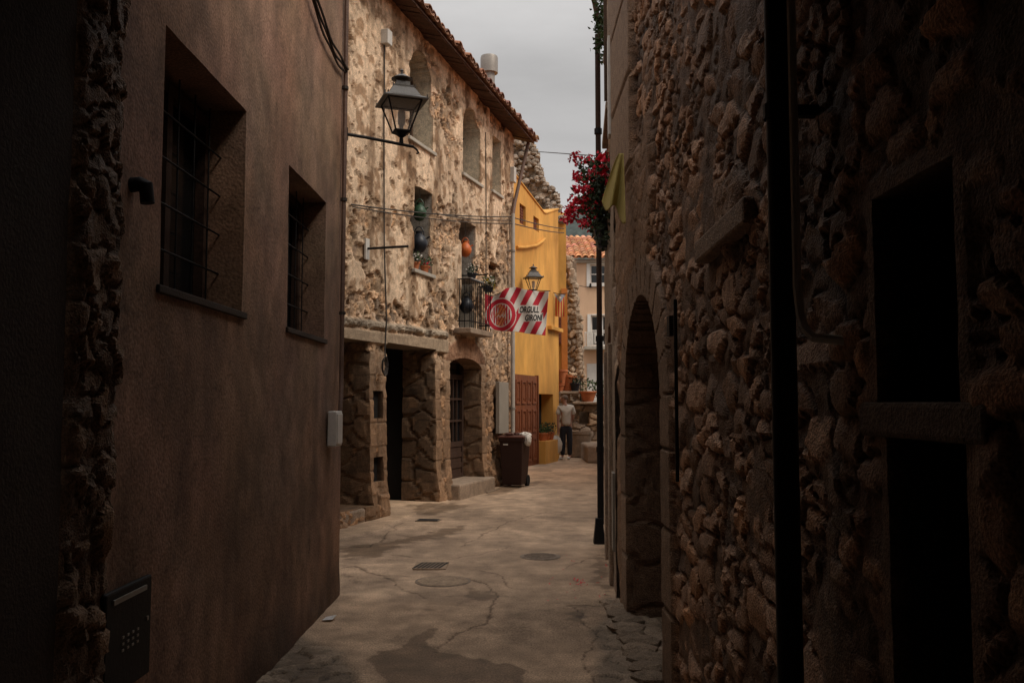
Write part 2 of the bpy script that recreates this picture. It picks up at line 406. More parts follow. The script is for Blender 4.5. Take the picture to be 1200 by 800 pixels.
ny, nx = X.shape; idx = np.arange(ny*nx).reshape(ny, nx)
fc = np.stack([idx[:-1, :-1].ravel(), idx[:-1, 1:].ravel(), idx[1:, 1:].ravel(), idx[1:, :-1].ravel()], 1)
street_m = M('street concrete', (1, 1, 1), attr=True, var=.26, scale=5, fine=.42, fscale=95, bump=.7, bdist=.007, rough=.8)
street = link('street', np.stack([X.ravel(), Y.ravel(), z.ravel()], 1), fc, street_m, None, cols, smooth=True)
a2 = street.data.color_attributes.new('Mask', 'FLOAT_COLOR', 'POINT')
mk = np.zeros((X.size, 4)); mk[:, 0] = stain.ravel(); mk[:, 1] = crack.ravel(); mk[:, 3] = 1; a2.data.foreach_set('color', mk.ravel())
tag(street, kind='structure')
nt = street_m.node_tree; N_ = nt.nodes; L_ = nt.links; b = N_['Principled BSDF']
src = b.inputs['Base Color'].links[0].from_socket
ma = N_.new('ShaderNodeAttribute'); ma.attribute_name = 'Mask'; sp = N_.new('ShaderNodeSeparateColor'); L_.new(ma.outputs['Color'], sp.inputs[0])
tc = N_.new('ShaderNodeTexCoord'); nn = N_.new('ShaderNodeTexNoise'); nn.inputs['Scale'].default_value = 7; nn.inputs['Detail'].default_value = 8; L_.new(tc.outputs['Object'], nn.inputs['Vector'])
ad = N_.new('ShaderNodeMath'); ad.operation = 'MULTIPLY_ADD'; L_.new(nn.outputs['Fac'], ad.inputs[0]); ad.inputs[1].default_value = .9; L_.new(sp.outputs[0], ad.inputs[2])
mr = N_.new('ShaderNodeMapRange'); mr.interpolation_type = 'SMOOTHSTEP'; mr.inputs[1].default_value = .84; mr.inputs[2].default_value = 1.02; L_.new(ad.outputs[0], mr.inputs[0])
mul = N_.new('ShaderNodeMath'); mul.operation = 'MULTIPLY'; L_.new(mr.outputs[0], mul.inputs[0])
mx_ = N_.new('ShaderNodeMapRange'); mx_.inputs[1].default_value = 0; mx_.inputs[2].default_value = .5; L_.new(sp.outputs[0], mx_.inputs[0]); L_.new(mx_.outputs[0], mul.inputs[1])
mm = N_.new('ShaderNodeMix'); mm.data_type = 'RGBA'; mm.blend_type = 'MULTIPLY'; mm.inputs[7].default_value = (.50, .47, .43, 1); L_.new(mul.outputs[0], mm.inputs[0]); L_.new(src, mm.inputs[6])
m2 = N_.new('ShaderNodeMix'); m2.data_type = 'RGBA'; m2.blend_type = 'MULTIPLY'; m2.inputs[7].default_value = (.25, .22, .2, 1); L_.new(sp.outputs[1], m2.inputs[0]); L_.new(mm.outputs[2], m2.inputs[6])
L_.new(m2.outputs[2], b.inputs['Base Color'])
rr_ = N_.new('ShaderNodeMapRange'); rr_.inputs[3].default_value = .8; rr_.inputs[4].default_value = .62; L_.new(mul.outputs[0], rr_.inputs[0]); L_.new(rr_.outputs[0], b.inputs['Roughness'])

tag(MB().add([(-400, -400, -.05), (400, -400, -.05), (400, 400, -.05), (-400, 400, -.05)], [(0, 1, 2, 3)]).build('ground', MAT['earth']), kind='structure')
# wooded hill beyond the village
hx, hy = np.meshgrid(np.linspace(-180, 260, 90), np.linspace(190, 390, 40))
hz = 70*np.exp(-((hx-60)/120)**2)*sst(180, 280, hy)*(1-.4*sst(310, 390, hy))*(.85+.3*fbm(hx, hy, .02, 4, 4))+2.2*fbm(hx, hy, .3, 3, 9)-3
ny, nx = hx.shape; idx = np.arange(ny*nx).reshape(ny, nx)
fc = np.stack([idx[:-1, :-1].ravel(), idx[:-1, 1:].ravel(), idx[1:, 1:].ravel(), idx[1:, :-1].ravel()], 1)
tag(link('hill', np.stack([hx.ravel(), hy.ravel(), hz.ravel()], 1), fc, MAT['hill'], smooth=True), kind='structure')

# =================================================================== LEFT: brown stucco house
SH = thing('stucco_house', (-1.4, 5, 0), 'brown stuccoed house with two deep barred windows filling the left side', 'house')
def h_stucco(u, z):
    h = .012*(fbm(u, z, 1.3, 3, 2)-.5)+.004*(fbm(u, z, 9, 3, 5)-.5)+.012*sst(.25, 0, z)*(fbm(u, z, 6, 2, 4))
    k = (.82+.26*fbm(u, z*.8, 1.8, 6, 400)+.20*(fbm(u, z*.25, 5, 4, 410)-.5)+.34*(fbm(u, z, 11, 5, 420)-.5))
    k = k*(1-.16*sst(.50, .60, fbm(u, z*.8, 3.2, 6, 430)))*(1+.14*sst(.52, .6, fbm(u, z, 3.3, 5, 440)))
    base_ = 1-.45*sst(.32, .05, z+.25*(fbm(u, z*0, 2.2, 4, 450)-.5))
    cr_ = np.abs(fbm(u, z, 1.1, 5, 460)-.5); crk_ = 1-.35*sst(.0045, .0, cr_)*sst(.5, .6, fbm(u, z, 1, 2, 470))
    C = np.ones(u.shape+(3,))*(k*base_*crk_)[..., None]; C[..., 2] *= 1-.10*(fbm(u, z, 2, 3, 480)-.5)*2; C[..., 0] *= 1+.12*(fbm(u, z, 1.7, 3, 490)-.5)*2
    return h, C
wins = [dict(u=(3.47, 4.53), z=(1.955, 3.0), depth=.23), dict(u=(5.42, 6.47), z=(1.955, 2.96), depth=.23)]
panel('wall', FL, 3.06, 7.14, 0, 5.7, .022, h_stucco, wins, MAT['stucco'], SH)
def h_strip(u, z):
    e, r1, r2, _, _ = worley(u, z, .13, .10, 11, warp=.9)
    w = .07*(fbm(z, z*0, 2.2, 3, 8)-.5)
    edge = np.minimum(sst(2.70, 2.80, u+w), sst(3.17, 3.03, u+w))
    h = -.02+edge*(.03+.035*sst(0, .3, e)*(.2+.8*r1)+.055*(fbm(u, z, 9, 5, 6)-.4))
    return h, rubble_cols(e, r1, r2, c3(.19, .115, .068), c3(.13, .075, .043), .35)
panel('rubble_edge', FL, 2.66, 3.2, 0, 5.7, .014, h_strip, [], MAT['near_stone'], SH)
w = MB(); w.fbox(FL, 7.13, 7.14, 0, 5.7, -8, -.012); w.fbox(FL, 2.7, 7.14, 5.7, 5.8, -8, .10); w.fbox(FL, 2.7, 7.14, 0, 5.7, -8.1, -8)
w.build('shell', MAT['stucco'], SH, cols=True)
for (a, b_) in ((3.47, 4.53), (5.42, 6.47)):
    z0 = 1.955
    fr = MB()
    for q in (a+.01, (a+b_)/2-.03, b_-.07): fr.fbox(FL, q, q+.06, z0+.01, 2.94, -.228, -.18)
    fr.fbox(FL, a+.01, b_-.01, z0+.005, z0+.06, -.225, -.183); fr.fbox(FL, a+.01, b_-.01, 2.9, 2.955, -.225, -.183)
    wf = fr.build('window', MAT['darkwood'], SH)
    MB().fbox(FL, a-.02, b_+.02, z0-.02, 3.02, -.25, -.235).build('pane', MAT['glass_dark'], wf)
    g = MB(); k = a+.1
    while k < b_-.02: g.tube([FL(k, z0, -.13), FL(k, 2.96, -.13)], .0042, 6); k += .2
    for j in range(1, 5): g.tube([FL(a-.02, z0+j*.2, -.125), FL(b_+.02, z0+j*.2, -.125)], .005, 6)
    g.build('grille', MAT['black'], wf)
    s_ = MB().fbox(FL, a-.03, b_+.04, z0-.028, z0+.004, -.23, .018).build('sill', MAT['dark_render'], wf, bevel=.004)

# darker rendered neighbour and an unseen passage storey added overhead to block light
RH = thing('rendered_house', (-1.4, 0, 0), 'dark cement rendered house at the far left edge, before the rubble strip', 'house')
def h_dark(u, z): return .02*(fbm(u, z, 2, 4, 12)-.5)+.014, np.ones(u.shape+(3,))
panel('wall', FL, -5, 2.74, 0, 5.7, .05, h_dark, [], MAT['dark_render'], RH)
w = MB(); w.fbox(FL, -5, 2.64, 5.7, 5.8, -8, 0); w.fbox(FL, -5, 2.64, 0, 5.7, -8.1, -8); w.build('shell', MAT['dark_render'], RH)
PH = thing('shade_passage', (-.3, -1, 2.95), 'added storey over the viewer, out of view, keeping the near walls dark', 'house')
w = MB(); w.box((-.29, -1.05, 4.3), (2.12, 8.2, 2.4)); w.build('wall', MAT['render'], PH)  # wall of the added, unseen storey
w = MB(); w.box((-.29, -5.1, 1.5), (2.1, .2, 2.98)); w.build('blocker_back', MAT['dark_render'], PH)  # added behind the viewer to close off light
w = MB()
for k in range(9): w.box((-.29, -4.7+k*.82, 3.03), (2.12, .12, .14))
w.build('blocker_beams', MAT['oldwood'], PH)

# =================================================================== RIGHT: dark rubble house with the arched doorway
NH = thing('rubble_house', (.81, 4, 0), 'dark rubble stone house with arched doorway filling the right side', 'house')
AR = (4.90, 6.42, 1.50, .68)    # arch: from, to, springing, rise
def h_right(u, z):
    e, r1, r2, dx, dy = worley(u, z, .21, .105, 21, warp=.42, jit=.95)
    e2, q1, q2, _, _ = worley(u+.07, z+.03, .12, .07, 41, warp=.4, jit=.95)
    small = sst(.55, .6, fbm(u, z, 1.7, 2, 71))
    e = lerp(e, e2, small); r1 = lerp(r1, q1, small); r2 = lerp(r2, q2, small)
    fe, f1_, f2_, fx, fy = worley(u, z, .075, .05, 81, warp=.4)
    gap = .05+.05*fbm(u, z, 6, 2, 12)
    body = sst(gap*.3, gap+.14, e)
    tilt = dy*(r2-.5)*1.0+dx*(r1-.5)*.8-(dx*dx+dy*dy)*.55
    fac = (fx*(f1_-.5)+fy*(f2_-.5))*.8
    h = body*(.010+.022*r1+.034*tilt*(1-.4*small)+.006*fac)+.012*(fbm(u, z, 16, 4, 7)-.5)*(.4+.6*body)+.03*(fbm(u, z, .8, 3, 17)-.5)
    st = c3(.50, .285, .168)*(.22+1.0*r1**1.8)[..., None]*(.75+.5*fbm(u, z, 26, 3, 14))[..., None]
    st = st*np.stack([1+.18*(r2-.5), np.ones_like(r2), 1-.25*(r2-.5)], -1)
    mort = c3(.075, .042, .025)*(.35+1.3*sst(.4, .66, fbm(u, z, 3.2, 4, 300)))[..., None]
    c = mixc(mort, st, sst(.04, .13, e))
    ml = -.006+.024*sst(.45, .75, fbm(u, z, 2.6, 4, 222))+.007*(fbm(u, z, 22, 3, 5)-.5)
    fill = sst(-.005, .005, ml-h); h = np.maximum(h, ml); c = mixc(c, c3(.155, .085, .047)*(.5+.8*fbm(u, z, 9, 4, 66))[..., None], fill*.8)
    # dressed stone surround of the arch and the upper jamb
    uc = (AR[0]+AR[1])/2; hw = (AR[1]-AR[0])/2
    dz = np.maximum(z-AR[2], 0)
    rho = np.hypot((u-uc)/hw, dz/AR[3]); rad = (rho-1)*hw
    sur = sst(.30, .26, rad+.05*(fbm(u, z, 3, 2, 3)-.5))
    ang = np.arctan2(dz, u-uc+1e-9); blk = np.where(z > AR[2], ang*4.2+10, np.floor(z/.42)+z/.42*0)
    joint = np.where(z > AR[2], np.abs((ang*4.2) % 1-.5), np.abs((z/.42) % 1-.5))
    jm = sst(.46, .49, joint)
    rb = _h(np.floor(blk).astype(int), (u > uc).astype(int), 9)
    hs = .045-.02*jm+.008*(fbm(u, z, 12, 3, 2)-.5)
    cs = c3(.23, .145, .09)*(.75+.4*rb)[..., None]*(1-.5*jm)[..., None]
    # plaster remains towards the far end
    pl = sst(.57, .66, fbm(u, z, 1.1, 4, 90)+.25*sst(5.0, 7.0, u)-.10*sst(3, 0, z)-.12*sst(5, 3.6, u))
    h = lerp(h, .055+.012*(fbm(u, z, 8, 3, 1)-.5), pl*.75); c = mixc(c, np.broadcast_to(c3(.24, .135, .072), c.shape), pl*.8)
    h = lerp(h, hs, sur); c = mixc(c, cs, sur)
    nw = np.zeros(u.shape)
    for a_, b_, c_, d_ in ((1.655, 2.03, 1.50, 1.965), (1.64, 1.985, -.1, 1.425)):
        q = np.hypot(np.maximum(np.maximum(a_-u, u-b_), 0), np.maximum(np.maximum(c_-z, z-d_), 0)); nw = np.maximum(nw, sst(.07, .025, q))
    h = lerp(h, .024+.004*(fbm(u, z, 12, 3, 2)-.5), nw); c = mixc(c, np.broadcast_to(c3(.20, .12, .07), c.shape), nw*.7)
    up = sst(5.85, 5.9, u)*sst(3.02, 3.08, z)
    ju = sst(.46, .49, np.abs((z/.62) % 1-.5))
    rb = _h(np.floor(z/.62+.5).astype(int), np.zeros(z.shape, int), 19)
    h = lerp(h, .07-.02*ju, up); c = mixc(c, c3(.27, .17, .105)*(.8+.3*rb)[..., None]*(1-.4*ju)[..., None], up)
    return h, c
holesR = [dict(u=(AR[0], AR[1]), z=(-.1, AR[2]), rise=AR[3], depth=.34, rough=.03, col=(.20, .125, .08)),
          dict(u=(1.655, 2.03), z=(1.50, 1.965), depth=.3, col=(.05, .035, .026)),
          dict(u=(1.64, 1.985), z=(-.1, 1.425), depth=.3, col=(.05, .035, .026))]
panel('wall', FR, .9, 6.93, -.1, 4.6, .016, h_right, holesR, MAT['near_stone'], NH)
panel('upper_wall', FR, .9, 6.93, 4.6, 5.6, .03, h_right, [], MAT['near_stone'], NH)
panel('rear_wall', FR, -5, .9, -.1, 5.6, .05, h_right, [], MAT['near_stone'], NH)
w = MB(); w.fbox(FR, -5, 6.9, 5.6, 5.7, -8, .08); w.fbox(FR, -5, 6.95, 0, 5.6, -8.1, -8); w.build('shell', MAT['dark_render'], NH)
# arched door of boards
d = MB(); n = 9; hw = (AR[1]-AR[0])
for k in range(n):
    a = AR[0]-.03+k*(hw+.06)/n; d.fbox(FR, a+.004, a+(hw+.06)/n-.004, 0, 2.3, -.40, -.35+.004*(k % 2))
dd = d.build('door', MAT['oldwood'], NH)
MB().lathe(FR(5.05, 1.05, -.33), [(.001, -.02), (.03, -.02), (.035, 0), (.03, .02), (.001, .02)], 10).build('knob', MAT['black'], dd)
wd = MB().fbox(FR, 1.6, 2.08, 1.48, 2.0, -.32, -.29).build('window', MAT['glass_dark'], NH)
g = MB()
for q in (1.70, 1.80, 1.90, 1.98): g.tube([FR(q, 1.49, -.1), FR(q, 1.97, -.1)], .006, 6)
g.build('grille', MAT['black'], wd)
d = MB()
for k in range(4): d.fbox(FR, 1.62+k*.1, 1.714+k*.1, 0, 1.44, -.32, -.28)
sd = d.build('side_door', MAT['interior'], NH)
MB().fbox(FR, 1.66, 1.70, .75, .87, -.279, -.262).build('lock_plate', MAT['iron'], sd)
w = MB(); w.fbox(FR, 1.55, 2.12, 1.425, 1.502, -.06, .036); o = w.build('lintel', MAT['near_stone'], NH, bevel=.012)
a_ = o.data.color_attributes.new('Col', 'FLOAT_COLOR', 'POINT'); a_.data.foreach_set('color', [.14, .088, .056, 1]*len(o.data.vertices))
# long slab set into the masonry
def slab_h(u, z): return .085+.01*(fbm(u, z, 12, 4, 3)-.5), np.ones(u.shape+(3,))*c3(.21, .145, .1)*(.8+.4*fbm(u, z, 9, 3, 4))[..., None]
sb = MB(); rr = Matrix.Rotation(R(-1.0), 3, 'X')
sb.box(FR(3.42, 2.15, .03), (.07, .82, .095), rr, col=(.24, .155, .10)); sb.build('ledge_slab', MAT['near_stone'], NH, bevel=.012, cols=True)
MB().fbox(FR, 4.40, 4.47, 1.83, 1.93, .05, .075).build('wall_hook', MAT['black'], NH)
o = MB().tube([FR(4.15, 1.14, .09), FR(4.15, 1.98, .09)], .009, 6).build('iron_bar', MAT['black'], NH)
# far part of the right side
FH = thing('corner_house', (.9, 8.3, 0), 'ochre grey house at the bend on the right with narrow dark doorway', 'house')
def h_far(u, z):
    e, r1, r2, dx, dy = worley(u, z, .3, .2, 61, warp=.5)
    c = rubble_cols(e, r1, r2, c3(.32, .22, .15), c3(.27, .18, .12), .35); h = .045*sst(0, .35, e)*(.3+.7*r1)
    pl = sst(.42, .5, fbm(u, z, .9, 4, 33))
    return lerp(h, .05+.01*fbm(u, z, 8, 3, 1), pl), mixc(c, np.broadcast_to(c3(.27, .19, .13), c.shape), pl)
panel('wall', FR2, 0.003, 2.66, -.1, 6.9, .03, h_far, [dict(u=(.75, 1.75), z=(0, 1.95), rise=.28, depth=.3, col=(.2, .13, .09))], MAT['stone'], FH)
w = MB(); w.fbox(FR2, 2.64, 2.66, 0, 6.9, -8, 0); w.fbox(FR2, 0, 2.7, 6.9, 7.0, -8, .08); w.fbox(FR2, 0, 2.7, 0, 6.9, -8.1, -8); w.fbox(FR2, 0, .003, 5.5, 6.9, -8, 0); w.build('shell', MAT['render'], FH)
dr = MB().fbox(FR2, .7, 1.8, 0, 2.3, -.36, -.30).build('door', MAT['wood'], FH)
for q in (.55, 1.76): MB().fbox(FR2, q, q+.19, 0, 2.0, .05, .09).build('door_jamb', MAT['slab'], FH, bevel=.01)
MB().fbox(FR2, .12, .35, 0.35, .95, .052, .075).build('meter_cover', MAT['greybox'], FH)
w = MB(); w.fbox(FR2, 1.0, 2.3, 4.15, 4.22, 0, .08); w.build('balcony_ledge', MAT['slab'], FH, bevel=.01)
w = MB(); w.fbox(FR2, 1.2, 1.24, 4.3, 6.5, .055, .085); w.build('wooden_shutter', MAT['oldwood'], FH)
MB().fbox(FR2, .45, .60, 3.75, 4.6, .055, .075).build('white_panel', MAT['whitepaint'], FH)

# =================================================================== THE OLD STONE HOUSE
OH = thing('stone_house', tuple(FS(2, 0)), 'old stone house of peeling plaster with wide dark garage opening and tiled eaves', 'house')
ZE = 6.78
def h_old(u, z):
    e, r1, r2, dx, dy = worley(u, z, .19, .095, 101, warp=.9)
    e2, q1, q2, _, _ = worley(u, z, .10, .06, 111, warp=.9)
    big = sst(2.5, 2.3, z)
    e3, t1, t2, _, _ = worley(u, z, .17, .105, 121, warp=.6)
    sel = sst(.48, .55, fbm(u, z, 2.3, 2, 44))
    e = lerp(e, e2, sel); r1 = lerp(r1, q1, sel); r2 = lerp(r2, q2, sel)
    e = lerp(e, e3, big); r1 = lerp(r1, t1, big); r2 = lerp(r2, t2, big)
    hr = (.040*sst(.02, .2, e)*(.15+.85*r1)+.018*dy*(r2-.5)+.030*(fbm(u, z, 9, 4, 7)-.5))*(.66-.02*big)
    cr = rubble_cols(e, r1, r2, c3(.50, .33, .205), c3(.27, .175, .105)*1.0, .62)
    cr = mixc(cr, cr*.35+c3(.27, .18, .115)*.65, big*.45)
    ml = -.012+.045*sst(.42, .75, fbm(u, z, 4, 4, 322))*sst(2.2, 2.5, z)
    fill = sst(-.005, .005, ml-hr); hr = np.maximum(hr, ml); cr = mixc(cr, c3(.45, .315, .20)*(.5+.8*fbm(u, z, 8, 3, 66))[..., None], fill*.75)
    n = fbm(u, z, 1.15, 5, 140)*.65+fbm(u, z*.45, 2.4, 4, 147)*.35
    bias = lerp(-.09, .085, sst(3.2, 5.2, z)) + lerp(-.07, .0, sst(2.4, 2.9, z)) + .06*sst(1.5, .2, u)*sst(2.5, 3.4, z)
    win = 0
    for a, b_ in ((2.9, 3.6), (1.04, 1.7)):
        win = np.maximum(win, sst(.35, .1, np.abs(u-(a+b_)/2)-(b_-a)/2)*sst(2.5, 2.8, z)*sst(4.95, 4.7, z))
    n = n+.10*(fbm(u, z, 6.5, 4, 149)-.5)
    pl = sst(.475, .50, n+bias*1.15+win*.045)
    hp = .058+.010*(fbm(u, z, 5, 4, 3)-.5)
    pc = c3(.80, .585, .395)*(.60+.66*fbm(u, z*.4, 1.6, 5, 150))[..., None]*(.72+.56*fbm(u, z, 13, 4, 151))[..., None]
    pc = mixc(pc, pc*c3(.50, .45, .40), sst(.50, .66, fbm(u, z*.18, 3.2, 4, 160)))
    pc = mixc(pc, pc*c3(.45, .36, .28), sst(.555, .64, fbm(u, z, 6, 5, 170))*.85)
    h = lerp(hr, hp, pl); c = mixc(cr, pc, pl)
    pit = sst(.62, .70, fbm(u, z, 8, 4, 180))*(1-pl*.45)
    h = h-.035*pit; c = mixc(c, c*.4, pit*.9)
    # string course and the cement band over the openings
    wob = .03*(fbm(u, z*0, 2, 3, 5)-.5)
    sc = sst(2.44, 2.5, z+wob-.02*u)*sst(2.60, 2.54, z+wob-.02*u)*sst(2.5, 2.3, u)
    es, s1, s2, _, _ = worley(u, z, .18, .3, 131)
    h = h+sc*(.05+.03*s1); c = mixc(c, c3(.42, .34, .25)*(.55+.6*s1)[..., None], sc)
    band = sst(2.26, 2.29, z)*sst(2.46, 2.42, z+wob-.02*u)*sst(2.5, 2.35, u)
    h = lerp(h, .052+.006*fbm(u, z, 6, 3, 6), band); c = mixc(c, c3(.37, .275, .185)*(.8+.4*fbm(u, z, 3, 3, 7))[..., None], band)
    # arch surround in orange stone
    rad = np.hypot((u-3.22)/1.0, np.maximum(z-2.05, 0)/.55)
    su = sst(1.0, .93, rad)*sst(.0, 1.9, z)*sst(2.0, 2.1, z)
    c = mixc(c, c3(.33, .17, .095)*(.7+.5*fbm(u, z, 4, 3, 8))[..., None], su*.85); h = lerp(h, .055, su*.8)
    for a_, b_, t_ in ((-1.7, -.29, 2.29), (.19, 1.88, 2.31), (2.46, 3.93, 2.15)):
        zq = z/.31; row = np.floor(zq).astype(int); wq = .13+.17*_h(row, np.full(row.shape, int(a_*10)), 3); q = np.maximum(a_-u, u-b_)
        jq = sst(.02, -.01, q-wq)*sst(2.2, 2.15, z)*(q > -.2); jt = np.maximum(sst(.43, .49, np.abs(zq % 1-.5)), sst(.03, .0, np.abs(q-wq)))
        rq = _h(row, np.full(row.shape, int(b_*10)), 5)
        h = lerp(h, .045+.010*rq-.009*jt+.012*(fbm(u, z, 9, 4, 12)-.5), jq*.85); c = mixc(c, c3(.46, .31, .195)*(.65+.55*rq)[..., None]*(.75+.5*fbm(u, z, 7, 4, 19))[..., None]*(1-.38*jt)[..., None], jq*.85)
    # buttressed foot: stones bulge out near the street
    foot = sst(.55, .0, z)
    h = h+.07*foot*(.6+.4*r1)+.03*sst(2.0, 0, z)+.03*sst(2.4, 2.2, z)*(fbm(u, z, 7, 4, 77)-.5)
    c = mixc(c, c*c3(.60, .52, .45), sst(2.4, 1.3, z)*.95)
    return h, c
GP = (.40, .355, .30)
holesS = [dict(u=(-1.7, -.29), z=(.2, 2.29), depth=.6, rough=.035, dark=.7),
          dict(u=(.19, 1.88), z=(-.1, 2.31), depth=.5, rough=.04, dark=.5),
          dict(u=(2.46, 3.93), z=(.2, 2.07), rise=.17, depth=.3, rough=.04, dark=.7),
          dict(u=(1.03, 1.69), z=(3.42, 4.66), depth=.36, col=GP),
          dict(u=(2.92, 3.58), z=(2.72, 4.52), depth=.36, col=GP),
          dict(u=(.84, 1.70), z=(5.30, 6.28), rise=.42, depth=.34, col=(.66, .54, .39)),
          dict(u=(2.96, 3.82), z=(5.30, 6.1), rise=.42, depth=.34, col=(.66, .54, .39)),
          dict(u=(4.45, 4.95), z=(5.35, 6.38), depth=.3, col=(.66, .54, .39)),
          dict(u=(4.42, 4.85), z=(3.62, 4.05), depth=.2, rough=.08),
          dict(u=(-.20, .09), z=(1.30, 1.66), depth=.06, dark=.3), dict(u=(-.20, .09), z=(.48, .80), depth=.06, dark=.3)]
def ZU(u): return 7.08-.058*u
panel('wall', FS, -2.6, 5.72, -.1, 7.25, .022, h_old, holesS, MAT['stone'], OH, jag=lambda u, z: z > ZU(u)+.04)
w = MB(); w.fbox(FS, 5.70, 5.718, 0, ZE, -7, .0); w.fbox(FS, -2.6, 5.7, 0, ZE, -7.1, -7); w.fbox(FS, -2.62, -2.6, 0, ZE, -7, 0); w.fbox(FS, -2.6, 5.7, 2.42, 2.46, -4, -.6)
w.build('shell', MAT['greyplaster'], OH)
# inside the garage and the entry: dark rooms
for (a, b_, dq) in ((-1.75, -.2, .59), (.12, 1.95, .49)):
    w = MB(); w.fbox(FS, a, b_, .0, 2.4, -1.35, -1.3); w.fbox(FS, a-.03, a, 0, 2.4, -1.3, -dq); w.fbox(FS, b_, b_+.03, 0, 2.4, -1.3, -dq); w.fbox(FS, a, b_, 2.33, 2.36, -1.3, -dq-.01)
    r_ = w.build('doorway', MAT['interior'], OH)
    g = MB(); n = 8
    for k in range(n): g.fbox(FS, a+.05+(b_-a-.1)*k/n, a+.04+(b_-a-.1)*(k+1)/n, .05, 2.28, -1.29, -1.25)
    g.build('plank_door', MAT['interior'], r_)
# glazed double door under the low arch
d = MB()
for k, (a, b_) in enumerate(((2.47, 3.19), (3.20, 3.92))):
    for q in (a, b_-.07): d.fbox(FS, q, q+.07, .22, 2.3, -.33, -.28)
    for zz in (.22, .40, .58, .76, 1.9, 2.18): d.fbox(FS, a+.07, b_-.07, zz, zz+.085, -.325, -.285)
    for zz in (1.18, 1.55): d.fbox(FS, a+.07, b_-.07, zz, zz+.035, -.322, -.288)
    for q in (a+.24, a+.42): d.fbox(FS, q, q+.03, .84, 1.9, -.319, -.291)
    d.fbox(FS, a+.07, b_-.07, .24, .84, -.315, -.300)
dd = d.build('door', MAT['darkwood'], OH)
MB().fbox(FS, 2.44, 3.95, .2, 2.35, -.36, -.335).build('pane', MAT['glass_dark'], dd)
st = MB(); st.fbox(FS, 2.38, 4.05, -.05, .235, -.3, .26); st.build('doorstep', MAT['slab'], OH, bevel=.03)
st = MB(); st.fbox(FS, -1.8, -.24, -.05, .19, -1.3, .10); st.build('doorstep', MAT['slab'], OH, bevel=.03)
for zz in ((1.30, 1.66), (.48, .80)): MB().fbox(FS, -.21, .10, zz[0]-.01, zz[1]+.01, -.058, -.03).build('meter_hatch', MAT['interior'], OH, bevel=.005)
MB().fbox(FS, 4.62, 5.16, .95, 1.88, .07, .14).build('meter_cabinet', MAT['greybox'], OH, bevel=.006)
# windows
def pane_win(u0, u1, z0, z1, dep, mat='glass_dark', mid=True):
    f = MB()
    for q in (u0, u1-.05): f.fbox(FS, q, q+.05, z0, z1, -dep, -dep+.05)
    f.fbox(FS, u0+.05, u1-.05, z0, z0+.05, -dep, -dep+.05); f.fbox(FS, u0+.05, u1-.05, z1-.05, z1, -dep, -dep+.05)
    if mid: f.fbox(FS, (u0+u1)/2-.02, (u0+u1)/2+.02, z0+.05, z1-.05, -dep, -dep+.04)
    o = f.build('window', MAT['oldwood'], OH); MB().fbox(FS, u0-.02, u1+.02, z0-.02, z1+.02, -dep-.03, -dep-.01).build('pane', MAT[mat], o); return o
pane_win(1.04, 1.68, 3.43, 4.65, .34); pane_win(2.93, 3.57, 2.73, 4.51, .34)
o = pane_win(.85, 1.69, 5.3, 6.7, .32); pane_win(2.97, 3.81, 5.3, 6.5, .32); pane_win(4.46, 4.94, 5.36, 6.37, .28, mid=False)
for a in (.86, 2.98):      # balustrade hoops in the open loggia windows
    g = MB(); g.tube([FS(a-.0, 5.72, -.03), FS(a+.22, 5.95, -.02), FS(a+.02, 6.02, -.05)], .012, 6); g.tube([FS(a, 5.35, -.04), FS(a, 6.45, -.04)], .012, 6); g.build('window_stay', MAT['black'], OH)
MB().fbox(FS, 4.42, 4.85, 3.62, 4.05, -.22, -.2).build('niche_back', MAT['interior'], OH)
for (a, b_, zz) in ((.98, 1.75, 3.42), (.78, 1.76, 5.3), (2.90, 3.88, 5.3), (4.40, 5.0, 5.35)):
    MB().fbox(FS, a, b_, zz-.05, zz+.004, -.3, .10).build('sill', MAT['greyplaster'], OH, bevel=.008)
# balcony
MB().fbox(FS, 2.72, 3.78, 2.62, 2.71, -.3, .30).build('balcony_slab', MAT['slab'], OH, bevel=.012)
g = MB(); zt = 3.50
cs = [(2.75, .0), (2.75, .27), (3.75, .27), (3.75, .0)]
for zz in (zt, 2.82): g.tube([FS(a, zz, b_+.05 if b_ == 0 else b_) for a, b_ in cs], .011, 6)
for i in range(3):
    (a, b_), (c_, d_) = cs[i], cs[i+1]; n = 11 if i == 1 else 3
    for k in range(n+1):
        t = k/n; g.tube([FS(a+(c_-a)*t, 2.71, b_+(d_-b_)*t), FS(a+(c_-a)*t, zt, b_+(d_-b_)*t)], .007, 5)
g.build('balcony_railing', MAT['black'], OH)
# eaves: boards, rafters, tiles
w = MB(); sl = math.tan(R(17)); OV = .40
def eave_pt(u, d, k=0): return FS(u, ZU(u)-d*sl+k+.0, d)
vs = [eave_pt(u, d, k) for u in (-2.7, 6.0) for d, k in ((-.05, .0), (OV, .0), (OV, .03), (-.05, .03))]
w.add(vs, [(0, 1, 2, 3), (4, 7, 6, 5), (0, 4, 5, 1), (1, 5, 6, 2), (2, 6, 7, 3), (3, 7, 4, 0)])
u = -2.65
while u < 5.85:
    wd_ = random.uniform(.12, .2); q = random.uniform(-.012, .006)
    vs = [eave_pt(uu, d, k) for uu in (u, u+wd_-.015) for d, k in ((.03, q-.012), (OV-.01+random.uniform(-.03, .02), q-.012), (OV-.01, -.001), (.03, -.001))]
    w.add(vs, [(0, 1, 2, 3), (4, 7, 6, 5), (0, 4, 5, 1), (1, 5, 6, 2), (2, 6, 7, 3), (3, 7, 4, 0)]); u += wd_
w.build('eaves', MAT['eave'], OH)
